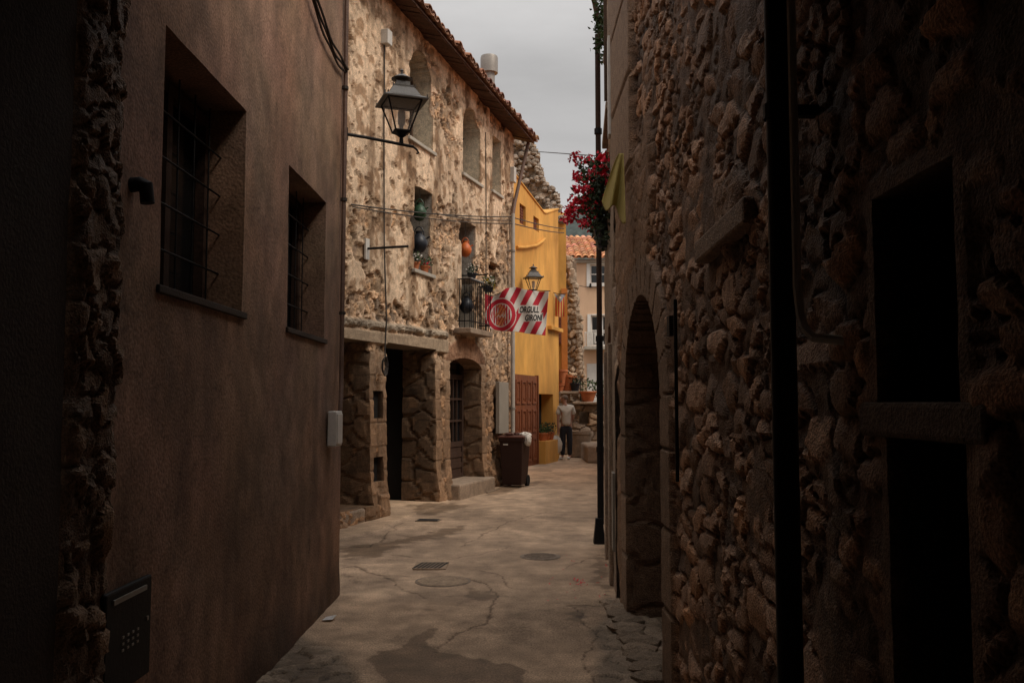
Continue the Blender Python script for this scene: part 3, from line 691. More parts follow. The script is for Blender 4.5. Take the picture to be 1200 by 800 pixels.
def tile_roof(name, F, u0, u1, z0, d0, run, pitch, parent, sp=.2, base=(.36, .17, .09), course=.38):
    mb = MB(); sl = math.tan(pitch); rnd = random.Random(5)
    def P(u, s, up): return F(u, (z0(u) if callable(z0) else z0)+s*sl+up, d0-s)
    nco = int(run/course)
    mb.add([P(u0, 0, .0), P(u1, 0, .0), P(u1, run, .0), P(u0, run, .0)], [(0, 1, 2, 3)], tuple(.8*q for q in base))
    u = u0
    while u < u1:
        for c in range(nco):
            if c > 8 and run > 4: 
                L = run-c*course; last = True
            else: L = course*1.12; last = False
            s0 = c*course+rnd.uniform(-.025, .025) if c else rnd.uniform(-.05, .02); r0 = sp*.44; r1 = sp*.37; k = rnd.uniform(.6, 1.25); dj = rnd.uniform(-.012, .012)
            cc = (base[0]*k, base[1]*k*rnd.uniform(.85, 1.15), base[2]*k*rnd.uniform(.8, 1.3))
            vs = []; m = 6
            for s_, r_, up in ((s0, r0, .022), (s0+L, r1, .0)):
                for j in range(m+1):
                    a = math.pi*j/m; vs.append(P(u+dj+r_*math.cos(a), s_, up+r_*.75*math.sin(a)))
                for j in range(m+1):
                    a = math.pi*j/m; vs.append(P(u+dj+(r_-.016)*math.cos(a), s_, up+(r_-.016)*.75*math.sin(a)))
            n = m+1; fs = []
            for j in range(m): fs += [(j, j+1, 2*n+j+1, 2*n+j), (n+j, 3*n+j, 3*n+j+1, n+j+1), (j, n+j, n+j+1, j+1)]
            mb.add(vs, fs, cc)
            if last: break
        # channel tile lip between covers
        r_ = sp*.38; vs = []; m = 5; k = rnd.uniform(.6, 1.1); o_ = rnd.uniform(-.04, .02)
        for s_ in (o_, .4):
            for j in range(m+1):
                a = math.pi*j/m; vs.append(P(u+sp/2+r_*math.cos(a), s_, .035-r_*.6*math.sin(a)))
            for j in range(m+1):
                a = math.pi*j/m; vs.append(P(u+sp/2+(r_+.014)*math.cos(a), s_, .030-(r_+.014)*.6*math.sin(a)))
        n = m+1; fs = []
        for j in range(m): fs += [(j, j+1, 2*n+j+1, 2*n+j), (n+j, 3*n+j, 3*n+j+1, n+j+1), (j, n+j, n+j+1, j+1)]
        mb.add(vs, fs, tuple(q*k for q in base)); u += sp
    return mb.build(name, MAT['tile'], parent, cols=True)
roof = tile_roof('roof', FS, -2.65, 6.02, lambda u: ZU(u)-OV*sl+.065, OV+.05, 5.5, R(17), OH, base=(.30, .155, .095))
w = MB(); p = FS(5.34, 0, -.32); w.lathe((p.x, p.y, 6.9), [(.11, 0), (.11, .98), (.17, .98), (.17, 1.28), (.16, 1.31), (.02, 1.32)], 18); w.build('chimney_cowl', MAT['steel'], roof, smooth=True)
MB().fbox(FS, -.10, .04, 6.30, 6.50, .05, .16).build('alarm_box', MAT['whitebox'], OH, bevel=.01)
MB().fbox(FS, 5.50, 5.64, 5.75, 6.05, .05, .14).build('junction_box', MAT['whitebox'], OH, bevel=.01)

# downpipe at the end of the stone house
dp = thing('downpipe', tuple(FS(5.47, 1.0, .12)), 'grey downpipe at the stone house corner with leaning brown upper length', 'pipe')
MB().tube([FS(5.47, .05, .12), FS(5.47, 2.5, .12), FS(5.47, 5.12, .12)], .042, 10).build('pipe', MAT['greypipe'], dp, smooth=True)
e_ = FS(6.12, 0, .36); MB().tube([FS(5.47, 5.10, .12), at(603, 238, 17.15), at(613, 194, 17.4), at(622, 154, 17.5)], .036, 10).build('upper_pipe', MAT['brownpipe'], dp, smooth=True)
for zz in (1.4, 2.9, 4.4): MB().tube([FS(5.47, zz-.02, .12), FS(5.47, zz+.02, .12)], .052, 10).fbox(FS, 5.455, 5.485, zz-.015, zz+.015, .0, .1).build('bracket', MAT['steel'], dp)

# =================================================================== hanging pots and plants at the stone house
def potmesh(c, r, h, rim=True): return MB().lathe(c, [(r*.62, 0), (r*.95, h*.75), (r, h*.86), (r*1.1, h*.86), (r*1.1, h), (r*.95, h), (r*.9, h*.9)], 16)
def jug(loc, s, mat, label, ztop, grp):
    t = thing('hanging_pot', tuple(loc), label, 'pot', grp)
    c = Vector(loc); MB().lathe(c, [(.02*s, 0), (.07*s, .02*s), (.125*s, .10*s), (.13*s, .17*s), (.09*s, .25*s), (.05*s, .29*s), (.055*s, .33*s), (.04*s, .33*s)], 18).build('pot', mat, t, smooth=True)
    h = MB(); h.tube([c+Vector((math.cos(a)*.075*s, 0, .27*s+math.sin(a)*.13*s)) for a in [math.pi*k/8 for k in range(9)]], .010*s, 6); h.tube([c+Vector((.11*s, 0, .22*s)), c+Vector((.16*s, 0, .25*s))], .014*s, 6); h.build('handle', mat, t, smooth=True)
    MB().tube([c+Vector((0, 0, .40*s)), (c.x, c.y, ztop)], .004, 5).build('cord', MAT['cable'], t)
gp_ = 'pots hung in the tall windows'
jug(FS(1.34, 4.18, .0), 0.82, MAT['greenpot'], 'dark green jug hung at the top of the left tall window', 4.66, gp_)
jug(FS(1.33, 3.70, .0), 0.98, MAT['darkpot'], 'black jug hung lower in the left tall window', 4.2, gp_)
jug(FS(3.24, 3.94, .0), 0.82, MAT['orangepot'], 'orange clay jug hung in the window above the balcony', 4.52, gp_)
jug(FS(3.2, 2.98, .04), 0.90, MAT['darkpot'], 'black jug hung behind the balcony railing', 3.54, gp_)
def bush(mb, c, r, n, L=.06, W=.035, sq=1.):
    for _ in range(n):
        v = Vector((random.gauss(0, 1), random.gauss(0, 1), random.gauss(0, 1)*sq)); v = v.normalized()*r*random.random()**.45
        mb.leaf(Vector(c)+v, L*random.uniform(.6, 1.3), W*random.uniform(.6, 1.3), rrot())
    return mb
def potted(name, loc, r, h, leafr, n, label, mat='terra', leaf='leaf', flower=None, cat='potted plant', grp=None, L=.06):
    t = thing(name, tuple(loc), label, cat, grp)
    potmesh(loc, r, h).build('pot', MAT[mat], t, smooth=True)
    if n:
        c = Vector(loc)+Vector((0, 0, h+leafr*.55)); b_ = bush(MB(), c, leafr, n, L, L*.6); 
        for k in range(5): b_.tube([Vector(loc)+Vector((0, 0, h*.8)), c+Vector((random.uniform(-1, 1), random.uniform(-1, 1), random.uniform(-.2, 1)))*leafr*.7], .004, 4)
        b_.build('foliage', MAT[leaf], t)
        if flower: bush(MB(), c, leafr*1.05, n//2, .035, .03).build('flowers', MAT[flower], t)
    return t
for i, (u, fl, lb) in enumerate(((1.15, 'whiteflower', 'small pot of white flowers on the left tall window sill, nearer one'), (1.50, 'bract', 'small pot of pink flowers on the left tall window sill, farther one'))):
    potted('flower_pot', FS(u, 3.425, .02), .07, .11, .10, 60, lb, flower=fl, grp='flower pots on the window sill', L=.05)
potted('flower_pot', FS(3.25, 3.56, .12), .08, .10, .11, 80, 'dark leafy pot with white flowers on the small window shelf above the balcony', mat='darkpot', leaf='darkleaf', flower='whiteflower', L=.05)
sh = thing('window_shelf', tuple(FS(3.2, 3.53, .1)), 'dark metal shelf and rod jutting out above the balcony', 'shelf')
MB().fbox(FS, 2.95, 3.55, 3.52, 3.55, -.2, .22).build('shelf_board', MAT['steel'], sh); MB().tube([FS(3.05, 3.60, .0), FS(3.05, 3.60, .46)], .012, 6).build('rod', MAT['black'], sh)
t = potted('balcony_planter', FS(3.78, 3.40, .22), .10, .09, .14, 120, 'planter of white and yellow flowers clipped to the balcony corner above the flag', mat='darkpot', flower='whiteflower', L=.05)
bush(MB(), FS(3.8, 3.52, .24), .13, 50, .04, .035).build('flowers', MAT['yellowflower'], t)
rod = thing('sign_rod', tuple(FS(-.45, 3.47, 0)), 'black iron rod on a white plate sticking out of the stone house', 'bracket')
MB().tube([FS(-.45, 3.47, .05), FS(-.45, 3.47, .64)], .016, 8).build('rod', MAT['black'], rod); MB().fbox(FS, -.50, -.40, 3.33, 3.60, .05, .075).build('plate', MAT['whitebox'], rod)

# =================================================================== lanterns
def lantern(c, s, rot, label, arm):
    """c: foot of the lantern (where the stem meets the arm)"""
    t = thing('street_lantern', tuple(c), label, 'street lamp', 'black street lanterns'); c = Vector(c); q = R(45)+rot
    def ring(r, z, k): a = q+k*math.pi/2; return c+Vector((r*math.cos(a), r*math.sin(a), z))*1.0
    b0, b1, zb, zt = .105*s, .235*s, .115*s, .40*s
    f = MB()
    f.lathe(c, [(.012*s, -.02*s), (.022*s, 0), (.018*s, .05*s), (.05*s, .075*s), (.05*s, .09*s)], 12)
    f.lathe(c, [(.03*s, .07*s), (b0*.9, .098*s), (b0*1.1, .105*s), (b0*1.1, zb)], 4, rot=q)
    for k in range(4): f.tube([ring(b0, zb, k), ring(b1, zt, k)], .009*s, 6)
    for k in range(4): f.tube([ring(b1, zt, k), ring(b1, zt, k+1)], .008*s, 6)
    fr = f.build('frame', MAT['black'], t)
    r_ = MB(); r_.lathe(c, [(b1*.98, zt), (b1*1.32, zt-.005*s), (b1*1.32, zt+.008*s), (b1*.95, zt+.04*s), (b1*.66, zt+.125*s), (b1*.60, zt+.135*s), (b1*.60, zt+.15*s), (b1*.42, zt+.165*s), (b1*.40, zt+.20*s)], 4, rot=q)
    r_.lathe(c, [(.05*s, zt+.19*s), (.06*s, zt+.22*s), (.10*s, zt+.23*s), (.105*s, zt+.24*s), (.04*s, zt+.28*s), (.012*s, zt+.29*s), (.012*s, zt+.315*s), (.018*s, zt+.325*s), (.002, zt+.345*s)], 14)
    for k in range(4): p = ring(b1*1.25, zt+.01*s, k); r_.tube([p, p+Vector((0, 0, .03*s))], .006*s, 5); p = ring(b1*.66, zt+.13*s, k); r_.tube([p, p+Vector((0, 0, .03*s))], .006*s, 5)
    r_.build('roof', MAT['hood'], t)
    for k in range(4):
        a, b_, c_, d = ring(b0*.98, zb, k), ring(b0*.98, zb, k+1), ring(b1*.98, zt, k+1), ring(b1*.98, zt, k)
        MB().add([a, b_, c_, d], [(0, 1, 2, 3)]).build('pane', MAT['lamp_glass'], t)
    MB().lathe(c, [(.02*s, zb), (.02*s, zb+.05*s), (.035*s, zb+.07*s), (.038*s, zb+.19*s), (.02*s, zb+.21*s), (.001, zb+.212*s)], 12).build('bulb', MAT['whitebox'], t, smooth=True)
    a = MB(); a.tube(arm, .016*s, 8)
    a.lathe(arm[0], [(.03*s, -.06*s), (.03*s, .06*s)], 8); p = Vector(arm[-1]); a.tube([p, p+Vector((.03, .02, -.02)), p+Vector((.045, .03, -.045)), p+Vector((.03, .02, -.055))], .010*s, 6)
    a.build('arm', MAT['black'], t); return t
A0, A1 = at(404, 157, 7.12), at(484, 172, 7.52); mid = A0+(A1-A0)*.82
lantern(mid+Vector((0, 0, .015)), .86, R(20), 'larger black lantern on a bracket arm in front of the stone house', [A0, A0+(A1-A0)*.3+Vector((0, 0, .004)), A1])
c2 = at(625, 345, 21.0); c2w = at(606, 352, 21.25)
lantern(c2, .98, R(10), 'smaller black lantern on the yellow house wall above the striped flag', [Vector((.05, 20.9, c2.z-.05)), c2+Vector((0, 0, -.02))])

# =================================================================== the flag
def flag_pt(px, py, off=0.):
    s = (px-568)/75.; t = (py-337)/55.
    Yd = 15.25+.05*math.sin(s*9+t*1.5)+.03*math.sin(s*17-t*3)+.04*t*math.sin(s*5)
    p = at(px, py, 15.25); p.y = Yd-off; return p
nu_, nv_ = 190, 140; gx, gy = np.meshgrid(np.linspace(0, 1, nu_), np.linspace(0, 1, nv_))
top = lambda s: np.interp(s, [0, .12, .25, .33, .5, .62, .8, 1], [344, 347, 343, 338, 336.5, 340, 340.5, 341.5])
bot = lambda s: np.interp(s, [0, .1, .3, .6, .8, 1], [378, 385, 388, 389, 391.5, 393.5])
PXx = 568+75*gx-4*gy*gx; PYy = top(gx)*(1-gy)+bot(gx)*gy
V = np.array([flag_pt(a, b_) for a, b_ in zip(PXx.ravel(), PYy.ravel())])
x, y = PXx.ravel(), PYy.ravel()
red, wht, drk = c3(.46, .018, .035), c3(.66, .62, .56), c3(.25, .012, .025)
s = x+.51*(y-341); C = np.where((((s-603) % 14.5) < 7.2)[:, None], red, wht)
C = np.where((x < 574)[:, None], red, C)
C = np.where(((x > 607.5) & (x < 636.5) & (y > 357.5) & (y < 376.5) & ((y < 367) & (x < 634) | (y >= 366) & (x > 613)))[:, None], wht, C)
rho = np.hypot((x-587)/18., (y-369)/20.)
C = np.where((rho < 1.0)[:, None], wht, C); C = np.where((rho < .95)[:, None], red, C); C = np.where((rho < .70)[:, None], wht, C)
ins = rho < .65; C = np.where((ins & (((x-587) % 3.0) < 1.9))[:, None], red, C)
fl = (np.abs(x-587+1.6*np.sin(y*.55)) < 7.5*(1-.55*np.abs(y-369)/14)*(.72+.28*np.sin(x*1.9+y*.35))) & ins & (np.abs(y-369) < 13)
C = np.where(fl[:, None], c3(.66, .22, .08), C)
C = np.where((fl & (np.sin(x*1.7+y*.9) > .72))[:, None], drk, C)
C = np.where(((np.abs(y-370-1.2*np.sin(x*1.6)) < .8) & (np.abs(x-587) < 5))[:, None], wht, C)
idx = np.arange(nu_*nv_).reshape(nv_, nu_)
fc = np.stack([idx[:-1, :-1].ravel(), idx[:-1, 1:].ravel(), idx[1:, 1:].ravel(), idx[1:, :-1].ravel()], 1)
FG = thing('flag', tuple(at(568, 345, 15.25)), 'red and white striped flag with round crest hung from the balcony', 'flag')
fo = link('cloth', V, fc, MAT['flag'], FG, C, smooth=True)
sm = fo.modifiers.new('thick', 'SOLIDIFY'); sm.thickness = .003
def lettering(txt, px0, px1, py0, py1, parent):
    cu = bpy.data.curves.new('t', 'FONT'); cu.body = txt; cu.offset = .034; cu.resolution_u = 3
    to = bpy.data.objects.new('t', cu); COL.objects.link(to)
    dg = bpy.context.evaluated_depsgraph_get(); me = bpy.data.meshes.new_from_object(to.evaluated_get(dg))
    bpy.data.objects.remove(to)
    vs = np.array([v.co[:] for v in me.vertices]); fs = [list(p.vertices) for p in me.polygons]; bpy.data.meshes.remove(me)
    x0, x1, y1 = vs[:, 0].min(), vs[:, 0].max(), .72
    out = []
    for v in vs:
        a = (v[0]-x0)/(x1-x0); b_ = v[1]/y1; out.append(flag_pt(px0+(px1-px0)*a+.8*b_, py1+(py0-py1)*b_, .006))
    link('lettering', out, fs, MAT['ink'], parent)
lettering('ORGULL', 608.6, 631.6, 359, 366, FG); lettering('GIRONÍ', 615, 635.6, 368.4, 375.4, FG)
st = MB(); st.tube([FS(3.72, 3.32, .27), at(600, 339, 15.27), at(645, 341, 15.27)], .008, 6); st.build('staff', MAT['black'], FG)

# =================================================================== the yellow house
YH = thing('yellow_house', tuple(FY(0, 0)), 'ochre yellow house with brown panelled door beyond the stone house', 'house')
def ytop(u):
    return np.interp(u, [-5, -1.6, 1.05, 1.2, 2.6, 3.0], [7.3, 6.82, 6.42, 6.45, 6.86, 6.90])
def h_y(u, z): return .012*(fbm(u, z, 1.5, 3, 55)-.5), np.ones(u.shape+(3,))
hy_ = [dict(u=(-1.12, -.62), z=(5.76, 6.24), depth=.13), dict(u=(.04, .55), z=(5.83, 6.17), depth=.13), dict(u=(.18, 1.88), z=(.6, 1.73), depth=.32)]
panel('wall', FY, -5, 2.5, -.1, 6.9, .05, h_y, hy_, MAT['ochre'], YH, jag=lambda u, z: z > ytop(u)+.02)
w = MB(); w.fbox(FY, 2.48, 2.5, -.1, 6.6, -1.2, -.006); w.fbox(FY, -5, -4.98, 0, 6.6, -5, 0); w.fbox(FY, -5, 2.48, 0, 6.2, -5.1, -5); w.build('shell', MAT['ochre'], YH)
w = MB(); us = np.linspace(-5, 2.52, 40)
for a, b_ in zip(us[:-1], us[1:]):
    za, zb = float(ytop(np.array(a))), float(ytop(np.array(b_)))
    vs = [FY(a, za+.002, .03), FY(b_, zb+.002, .03), FY(b_, zb+.002, -5), FY(a, za+.002, -5), FY(a, za+.03, .03), FY(b_, zb+.03, .03), FY(b_, zb+.03, -5), FY(a, za+.03, -5)]
    w.add(vs, [(0, 3, 2, 1), (4, 5, 6, 7), (0, 1, 5, 4), (1, 2, 6, 5), (2, 3, 7, 6), (3, 0, 4, 7)])
w.build('roof', MAT['ochre'], YH)
for (a, b_, z0, z1) in ((-1.12, -.62, 5.76, 6.24), (.04, .55, 5.83, 6.17)):
    w = MB(); w.fbox(FY, a, b_, z0, z1, -.10, -.07)
    for k in range(6): w.fbox(FY, a+.04, b_-.04, z0+.03+k*(z1-z0-.06)/6, z0+.06+k*(z1-z0-.06)/6, -.07, -.05)
    w.fbox(FY, (a+b_)/2-.02, (a+b_)/2+.02, z0+.01, z1-.01, -.068, -.04); w.build('shutter', MAT['shutter'], YH)
w = MB(); w.tube([FY(-1.42, 5.12, .03), FY(-.8, 5.22, .04), (FY(0.2, 5.44, .04)), FY(.7, 5.62, .04), FY(1.0, 5.74, .03)], .038, 8); w.build('cornice_ledge', MAT['ochre'], YH, smooth=True)
w = MB(); w.fbox(FY, 1.35, 2.56, 3.42, 3.52, 0, .12); w.build('ledge', MAT['ochre'], YH, bevel=.01)
# panelled door
w = MB(); w.fbox(FY, -1.75, .10, .0, 2.16, .02, .07)
for i in range(4):
    for j in range(3):
        a = -1.68+i*.445; b_ = .12+j*.68
        w.fbox(FY, a, a+.34, b_, b_+.05, .07, .095); w.fbox(FY, a, a+.34, b_+.50, b_+.55, .07, .095); w.fbox(FY, a, a+.05, b_+.05, b_+.50, .07, .095); w.fbox(FY, a+.29, a+.34, b_+.05, b_+.50, .07, .095); w.fbox(FY, a+.10, a+.24, b_+.12, b_+.43, .07, .088)
dd = w.build('door', MAT['wood'], YH)
w = MB(); w.fbox(FY, .10, .17, .0, 2.18, .01, .10); w.build('door_jamb', MAT['wood'], YH)
MB().fbox(FY, .12, 1.94, .5, 1.8, -.37, -.32).build('porch_back', MAT['interior'], YH)
# planter wall under the porch opening
w = MB(); w.fbox(FY, .20, 1.40, -.05, .56, .005, .26); w.build('planter_wall', MAT['ochre'], YH, bevel=.01)
for i, (u, lb, r) in enumerate(((.42, 'terracotta pot of green herbs on the yellow planter wall, nearest the door', .13), (.78, 'terracotta pot with dark foliage, middle one on the yellow planter wall', .10), (1.15, 'small terracotta pot at the far end of the yellow planter wall', .10))):
    potted('plant_pot', FY(u, .56, .13), r, .20, .17, 110, lb, leaf=('leaf', 'darkleaf', 'darkleaf')[i], grp='pots on the yellow planter wall')
# annex behind the corner
AX = thing('orange_annex', (1.5, 25.4, 0), 'narrow orange wing with brown shutter right of the yellow house', 'house')
FA = frame((0, 26.6), R(90))
w = MB(); w.box((1.42, 27.66, 3.55), (.40, 2.1, 7.3)); w.build('wall', MAT['ochre'], AX)
w = MB(); w.fbox(FA, 1.47, 1.65, 1.9, 4.9, .004, .05); w.build('pilaster', MAT['orange'], AX)
w = MB(); w.fbox(FA, 1.27, 1.468, 3.25, 4.2, .004, .05)
for k in range(8): w.fbox(FA, 1.28, 1.458, 3.30+k*.11, 3.36+k*.11, .05, .06)
w.build('shutter', MAT['shutter'], AX)
cf = thing('banner', tuple(at(650, 345, 25.0)), 'small red and gold striped flag with pale triangle and star at the orange wing', 'flag')
def banner_pt(s, t): 
    p = at(649.5+13.5*s, 344+26*t+1.5*math.sin(s*3), 23.9); p.y += .05*math.sin(s*8+t*2); return p
n1, n2 = 60, 60; gx, gy = np.meshgrid(np.linspace(0, 1, n1), np.linspace(0, 1, n2))
V = [banner_pt(a, b_) for a, b_ in zip(gx.ravel(), gy.ravel())]; x, y = gx.ravel(), gy.ravel()
C = np.where(((((x*9).astype(int)) % 2) == 1)[:, None], c3(.42, .05, .025), c3(.55, .36, .12))
C = np.where((y < .36*(1-2*np.abs(x-.5)) )[:, None], c3(.25, .27, .31), C); C = np.where((np.hypot(x-.5, (y-.13)*1.9) < .10)[:, None], c3(.75, .75, .72), C)
idx = np.arange(n1*n2).reshape(n2, n1); fc = np.stack([idx[:-1, :-1].ravel(), idx[:-1, 1:].ravel(), idx[1:, 1:].ravel(), idx[1:, :-1].ravel()], 1)
link('cloth', V, fc, MAT['flag'], cf, C, smooth=True)
MB().tube([banner_pt(-.08, -.02), banner_pt(.5, -.02), banner_pt(1.08, -.02)], .012, 6).build('staff', MAT['black'], cf)

# =================================================================== ruined tower behind the yellow roof
RT = thing('ruined_wall', (.8, 27, 0), 'ragged grey ruined masonry rising behind the yellow roof', 'ruin')
FT = frame((0, 27.4), R(90))
def h_ruin(u, z):
    e, r1, r2, _, _ = worley(u, z, .30, .22, 201, warp=.7)
    h = .16*sst(0, .4, e)*(.2+.8*r1)+.3*(fbm(u, z, 2.2, 4, 7)-.5)
    return h, rubble_cols(e, r1, r2, c3(.38, .31, .24), c3(.24, .19, .145), .35)
def ruin_edge(z): return np.interp(z, [6.9, 7.5, 7.95, 8.25, 8.9, 9.2, 9.55, 9.9, 10.3], [1.56, 1.53, 1.43, 1.10, .88, .84, .66, .22, .05])
panel('masonry', FT, -2.5, 1.9, 4.5, 10.4, .06, h_ruin, [], MAT['stone'], RT, jag=lambda u, z: u > ruin_edge(z)+.30*(fbm(u, z, 2.8, 4, 15)-.5))
def side_h(u, z): return h_ruin(u*1.1+5, z)
mb = MB(); rnd = random.Random(3)
def rock(mb, c, s, col, rnd):
    m = rnd.random()*6; n = 7; vs = []
    for k in range(4):
        zz = (-1, -.45, .45, 1)[k]*s[2]/2; rr_ = (.55, 1, .95, .5)[k]
        for j in range(n):
            a = 2*math.pi*j/n+m; q = rr_*rnd.uniform(.82, 1.12); vs.append(Vector(c)+Vector((q*s[0]/2*math.cos(a), q*s[1]/2*math.sin(a), zz+rnd.uniform(-.06, .06)*s[2])))
    fs = [tuple(range(n))[::-1], tuple(range(3*n, 4*n))]
    for k in range(3):
        for j in range(n): fs.append((k*n+j, k*n+(j+1) % n, (k+1)*n+(j+1) % n, (k+1)*n+j))
    mb.add(vs, fs, col)
z = 6.6
while z < 10.2:
    ed = float(ruin_edge(np.array(z)))
    for dpt in range(6):
        sz = rnd.uniform(.12, .26); k = rnd.uniform(.75, 1.2)
        rock(mb, (ed-.12+rnd.uniform(-.10, .07), 27.30+dpt*.2, z), (sz*1.1, .4, sz*.7), (.37*k, .30*k, .235*k), rnd)
    z += rnd.uniform(.08, .13)
for _ in range(220):
    zz = rnd.uniform(6.3, 10); sz = rnd.uniform(.1, .26); k = rnd.uniform(.7, 1.2); rock(mb, (rnd.uniform(-.6, float(ruin_edge(np.array(zz)))-.2), 27.25, zz), (sz, .3, sz*.7), (.37*k, .30*k, .235*k), rnd)
for _ in range(9): rock(mb, (rnd.uniform(.9, 1.5), 26.3+rnd.uniform(-.3, .3), 6.92), (.3, .3, .16), (.28, .22, .17), rnd)
mb.build('broken_stones', MAT['stone'], RT, cols=True)
# core of the ruin so that it has depth
w = MB(); w.box((-.9, 28.2, 6.2), (2.2, 1.2, 5.4)); w.build('core', MAT['slab'], RT)

# rubble pier beside the peach house
RP = thing('rubble_pier', (1.85, 27, 0), 'weathered rubble wall end between the orange wing and the peach house', 'wall')
FP = frame((0, 27.0), R(90))
def h_pier(u, z):
    e, r1, r2, _, _ = worley(u, z, .24, .19, 231, warp=.6)
    h = .15*sst(0, .4, e)*(.2+.8*r1)+.2*(fbm(u, z, 3, 3, 9)-.5)
    c = rubble_cols(e, r1, r2, c3(.36, .27, .19), c3(.20, .14, .10), .5); og = sst(5.0, 5.5, z)
    return h, mixc(c, np.broadcast_to(c3(.40, .20, .11), c.shape)*(.7+.5*r1)[..., None], og*.6)
def pier_edge(z): return np.interp(z, [0, 2, 3.4, 4.8, 5.4, 6.2], [2.3, 2.14, 2.13, 1.98, 1.86, 1.80])
panel('masonry', FP, 1.3, 2.6, -.1, 5.95, .035, h_pier, [], MAT['stone'], RP, jag=lambda u, z: u > pier_edge(z)+.12*(fbm(u, z, 3.3, 3, 15)-.5))
mb = MB(); z = .1; rnd = random.Random(9)
while z < 5.9:
    ed = float(pier_edge(np.array(z)))
    for dpt in range(4):
        sz = rnd.uniform(.18, .32); k = rnd.uniform(.7, 1.2); rock(mb, (ed-.10+rnd.uniform(-.06, .05), 27.0+dpt*.22, z), (sz*1.1, .3, sz*.75), (.36*k, .27*k, .19*k), rnd)
    z += rnd.uniform(.10, .15)
mb.build('edge_stones', MAT['stone'], RP, cols=True)
w = MB(); w.box((1.62, 27.6, 2.9), (.7, .9, 5.9)); w.build('core', MAT['slab'], RP)

# =================================================================== peach house at the end
KH = thing('peach_house', (4, 34, 0), 'peach rendered house with orange tiled roof closing the street', 'house')
FK = frame((0, 34.0), R(90))
def h_k(u, z): return .01*(fbm(u, z, 1.5, 3, 5)-.5), np.ones(u.shape+(3,))
hk = [dict(u=(2.98, 3.85), z=(6.03, 6.80), depth=.15), dict(u=(3.0, 3.9), z=(3.66, 4.85), depth=.18), dict(u=(2.82, 3.9), z=(.2, 3.02), depth=.15), dict(u=(5.4, 6.3), z=(5.5, 6.8), depth=.15), dict(u=(5.4, 6.3), z=(3.66, 4.85), depth=.15)]
panel('wall', FK, .4, 9.5, -.1, 6.98, .08, h_k, hk, MAT['pink'], KH)
w = MB(); w.fbox(FK, .4, 9.5, 6.83, 6.96, .004, .12); w.build('cornice', MAT['greyplaster'], KH, bevel=.02)
w = MB(); w.fbox(FK, .4, .42, 0, 7, -8, 0); w.fbox(FK, 9.48, 9.5, 0, 7, -8, 0); w.fbox(FK, .4, 9.5, 0, 7, -8.1, -8); w.build('shell', MAT['pink'], KH)
tile_roof('roof', FK, .3, 9.6, 7.0, .30, 4.5, R(20), KH, sp=.25, base=(.62, .27, .13), course=.42)
def kwin(a, b_, z0, z1, shut=False):
    f = MB()
    for q in (a-.13, b_): f.fbox(FK, q, q+.13, z0-.1, z1+.02, .003, .04)
    f.fbox(FK, a, b_, z1-.02, z1+.022, .003, .05); f.fbox(FK, a-.02, b_+.02, z0-.1, z0, .0035, .08)
    o = f.build('window', MAT['whitepaint'], KH)
    g = MB(); m = (a+b_)/2
    for q in (a, m-.03, b_-.06): g.fbox(FK, q, q+.06, z0, z1, -.12, -.08)
    g.fbox(FK, a+.06, b_-.06, z0, z0+.06, -.12, -.085); g.fbox(FK, a+.06, b_-.06, z1-.07, z1, -.12, -.085); g.fbox(FK, a+.06, b_-.06, (z0+z1)/2-.02, (z0+z1)/2+.02, -.12, -.088)
    g.build('frame', MAT['whitepaint'], o); MB().fbox(FK, a-.01, b_+.01, z0-.01, z1+.01, -.14, -.13).build('pane', MAT['glass_dark'], o)
kwin(2.98, 3.85, 6.03, 6.80); kwin(3.0, 3.9, 3.66, 4.85); kwin(5.4, 6.3, 5.5, 6.8); kwin(5.4, 6.3, 3.66, 4.85)
w = MB(); w.fbox(FK, 2.84, 3.88, .2, 3.0, -.1, -.04)
for k in range(26): w.fbox(FK, 2.86, 3.86, .25+k*.105, .31+k*.105, -.04, -.025)
w.build('roller_shutter', MAT['whitepaint'], KH)
MB().fbox(FK, 2.7, 4.3, 3.50, 3.62, .004, .55).build('balcony_slab', MAT['greyplaster'], KH, bevel=.01)
g = MB(); k = 2.74
while k < 4.28: g.tube([FK(k, 3.62, .5), FK(k, 4.12, .5)], .014, 5); k += .075
g.tube([FK(2.72, 4.13, .5), FK(4.28, 4.13, .5)], .02, 6); g.build('balcony_railing', MAT['whitepaint'], KH)
t = thing('towel', tuple(FK(2.9, 3.9, .53)), 'pale towels drying over the peach house balcony rail', 'laundry')
w = MB(); w.fbox(FK, 2.80, 3.05, 3.66, 4.155, .525, .54); w.fbox(FK, 3.08, 3.28, 3.72, 4.155, .525, .54); w.build('cloth', MAT['whitecloth'], t)

# house added on the right beyond the corner, unseen, to shade street and facade
BH = thing('shade_house', (3.1, 17, 0), 'tan rendered house added out of view behind the corner house to shade the street', 'house')
FB2 = frame((3.1, 10.2), 0, -1)
hb = [dict(u=(a, a+.8), z=(z_, z_+1.2), depth=.2) for a in (1.5, 5.0, 8.5, 11.5) for z_ in (1.5,)]
panel('wall', FB2, 0, 13.8, -.1, 4.0, .15, h_k, hb, MAT['render'], BH)  # wall of the added shade house
w = MB(); w.fbox(FB2, 0, .02, 0, 4.0, -6, -.01); w.fbox(FB2, 13.78, 13.8, 0, 4.0, -6, -.01); w.fbox(FB2, 0, 13.8, 0, 4.0, -6.1, -6); w.build('shell', MAT['render'], BH)
w = MB(); w.add([FB2(-.1, 3.98, .3), FB2(13.9, 3.98, .3), FB2(13.9, 4.6, -3), FB2(-.1, 4.6, -3), FB2(13.9, 3.98, -6.3), FB2(-.1, 3.98, -6.3)], [(0, 1, 2, 3), (3, 2, 4, 5), (0, 3, 5), (1, 4, 2), (0, 5, 4, 1)]); w.build('roof', MAT['terra'], BH)  # roof of the added shade house
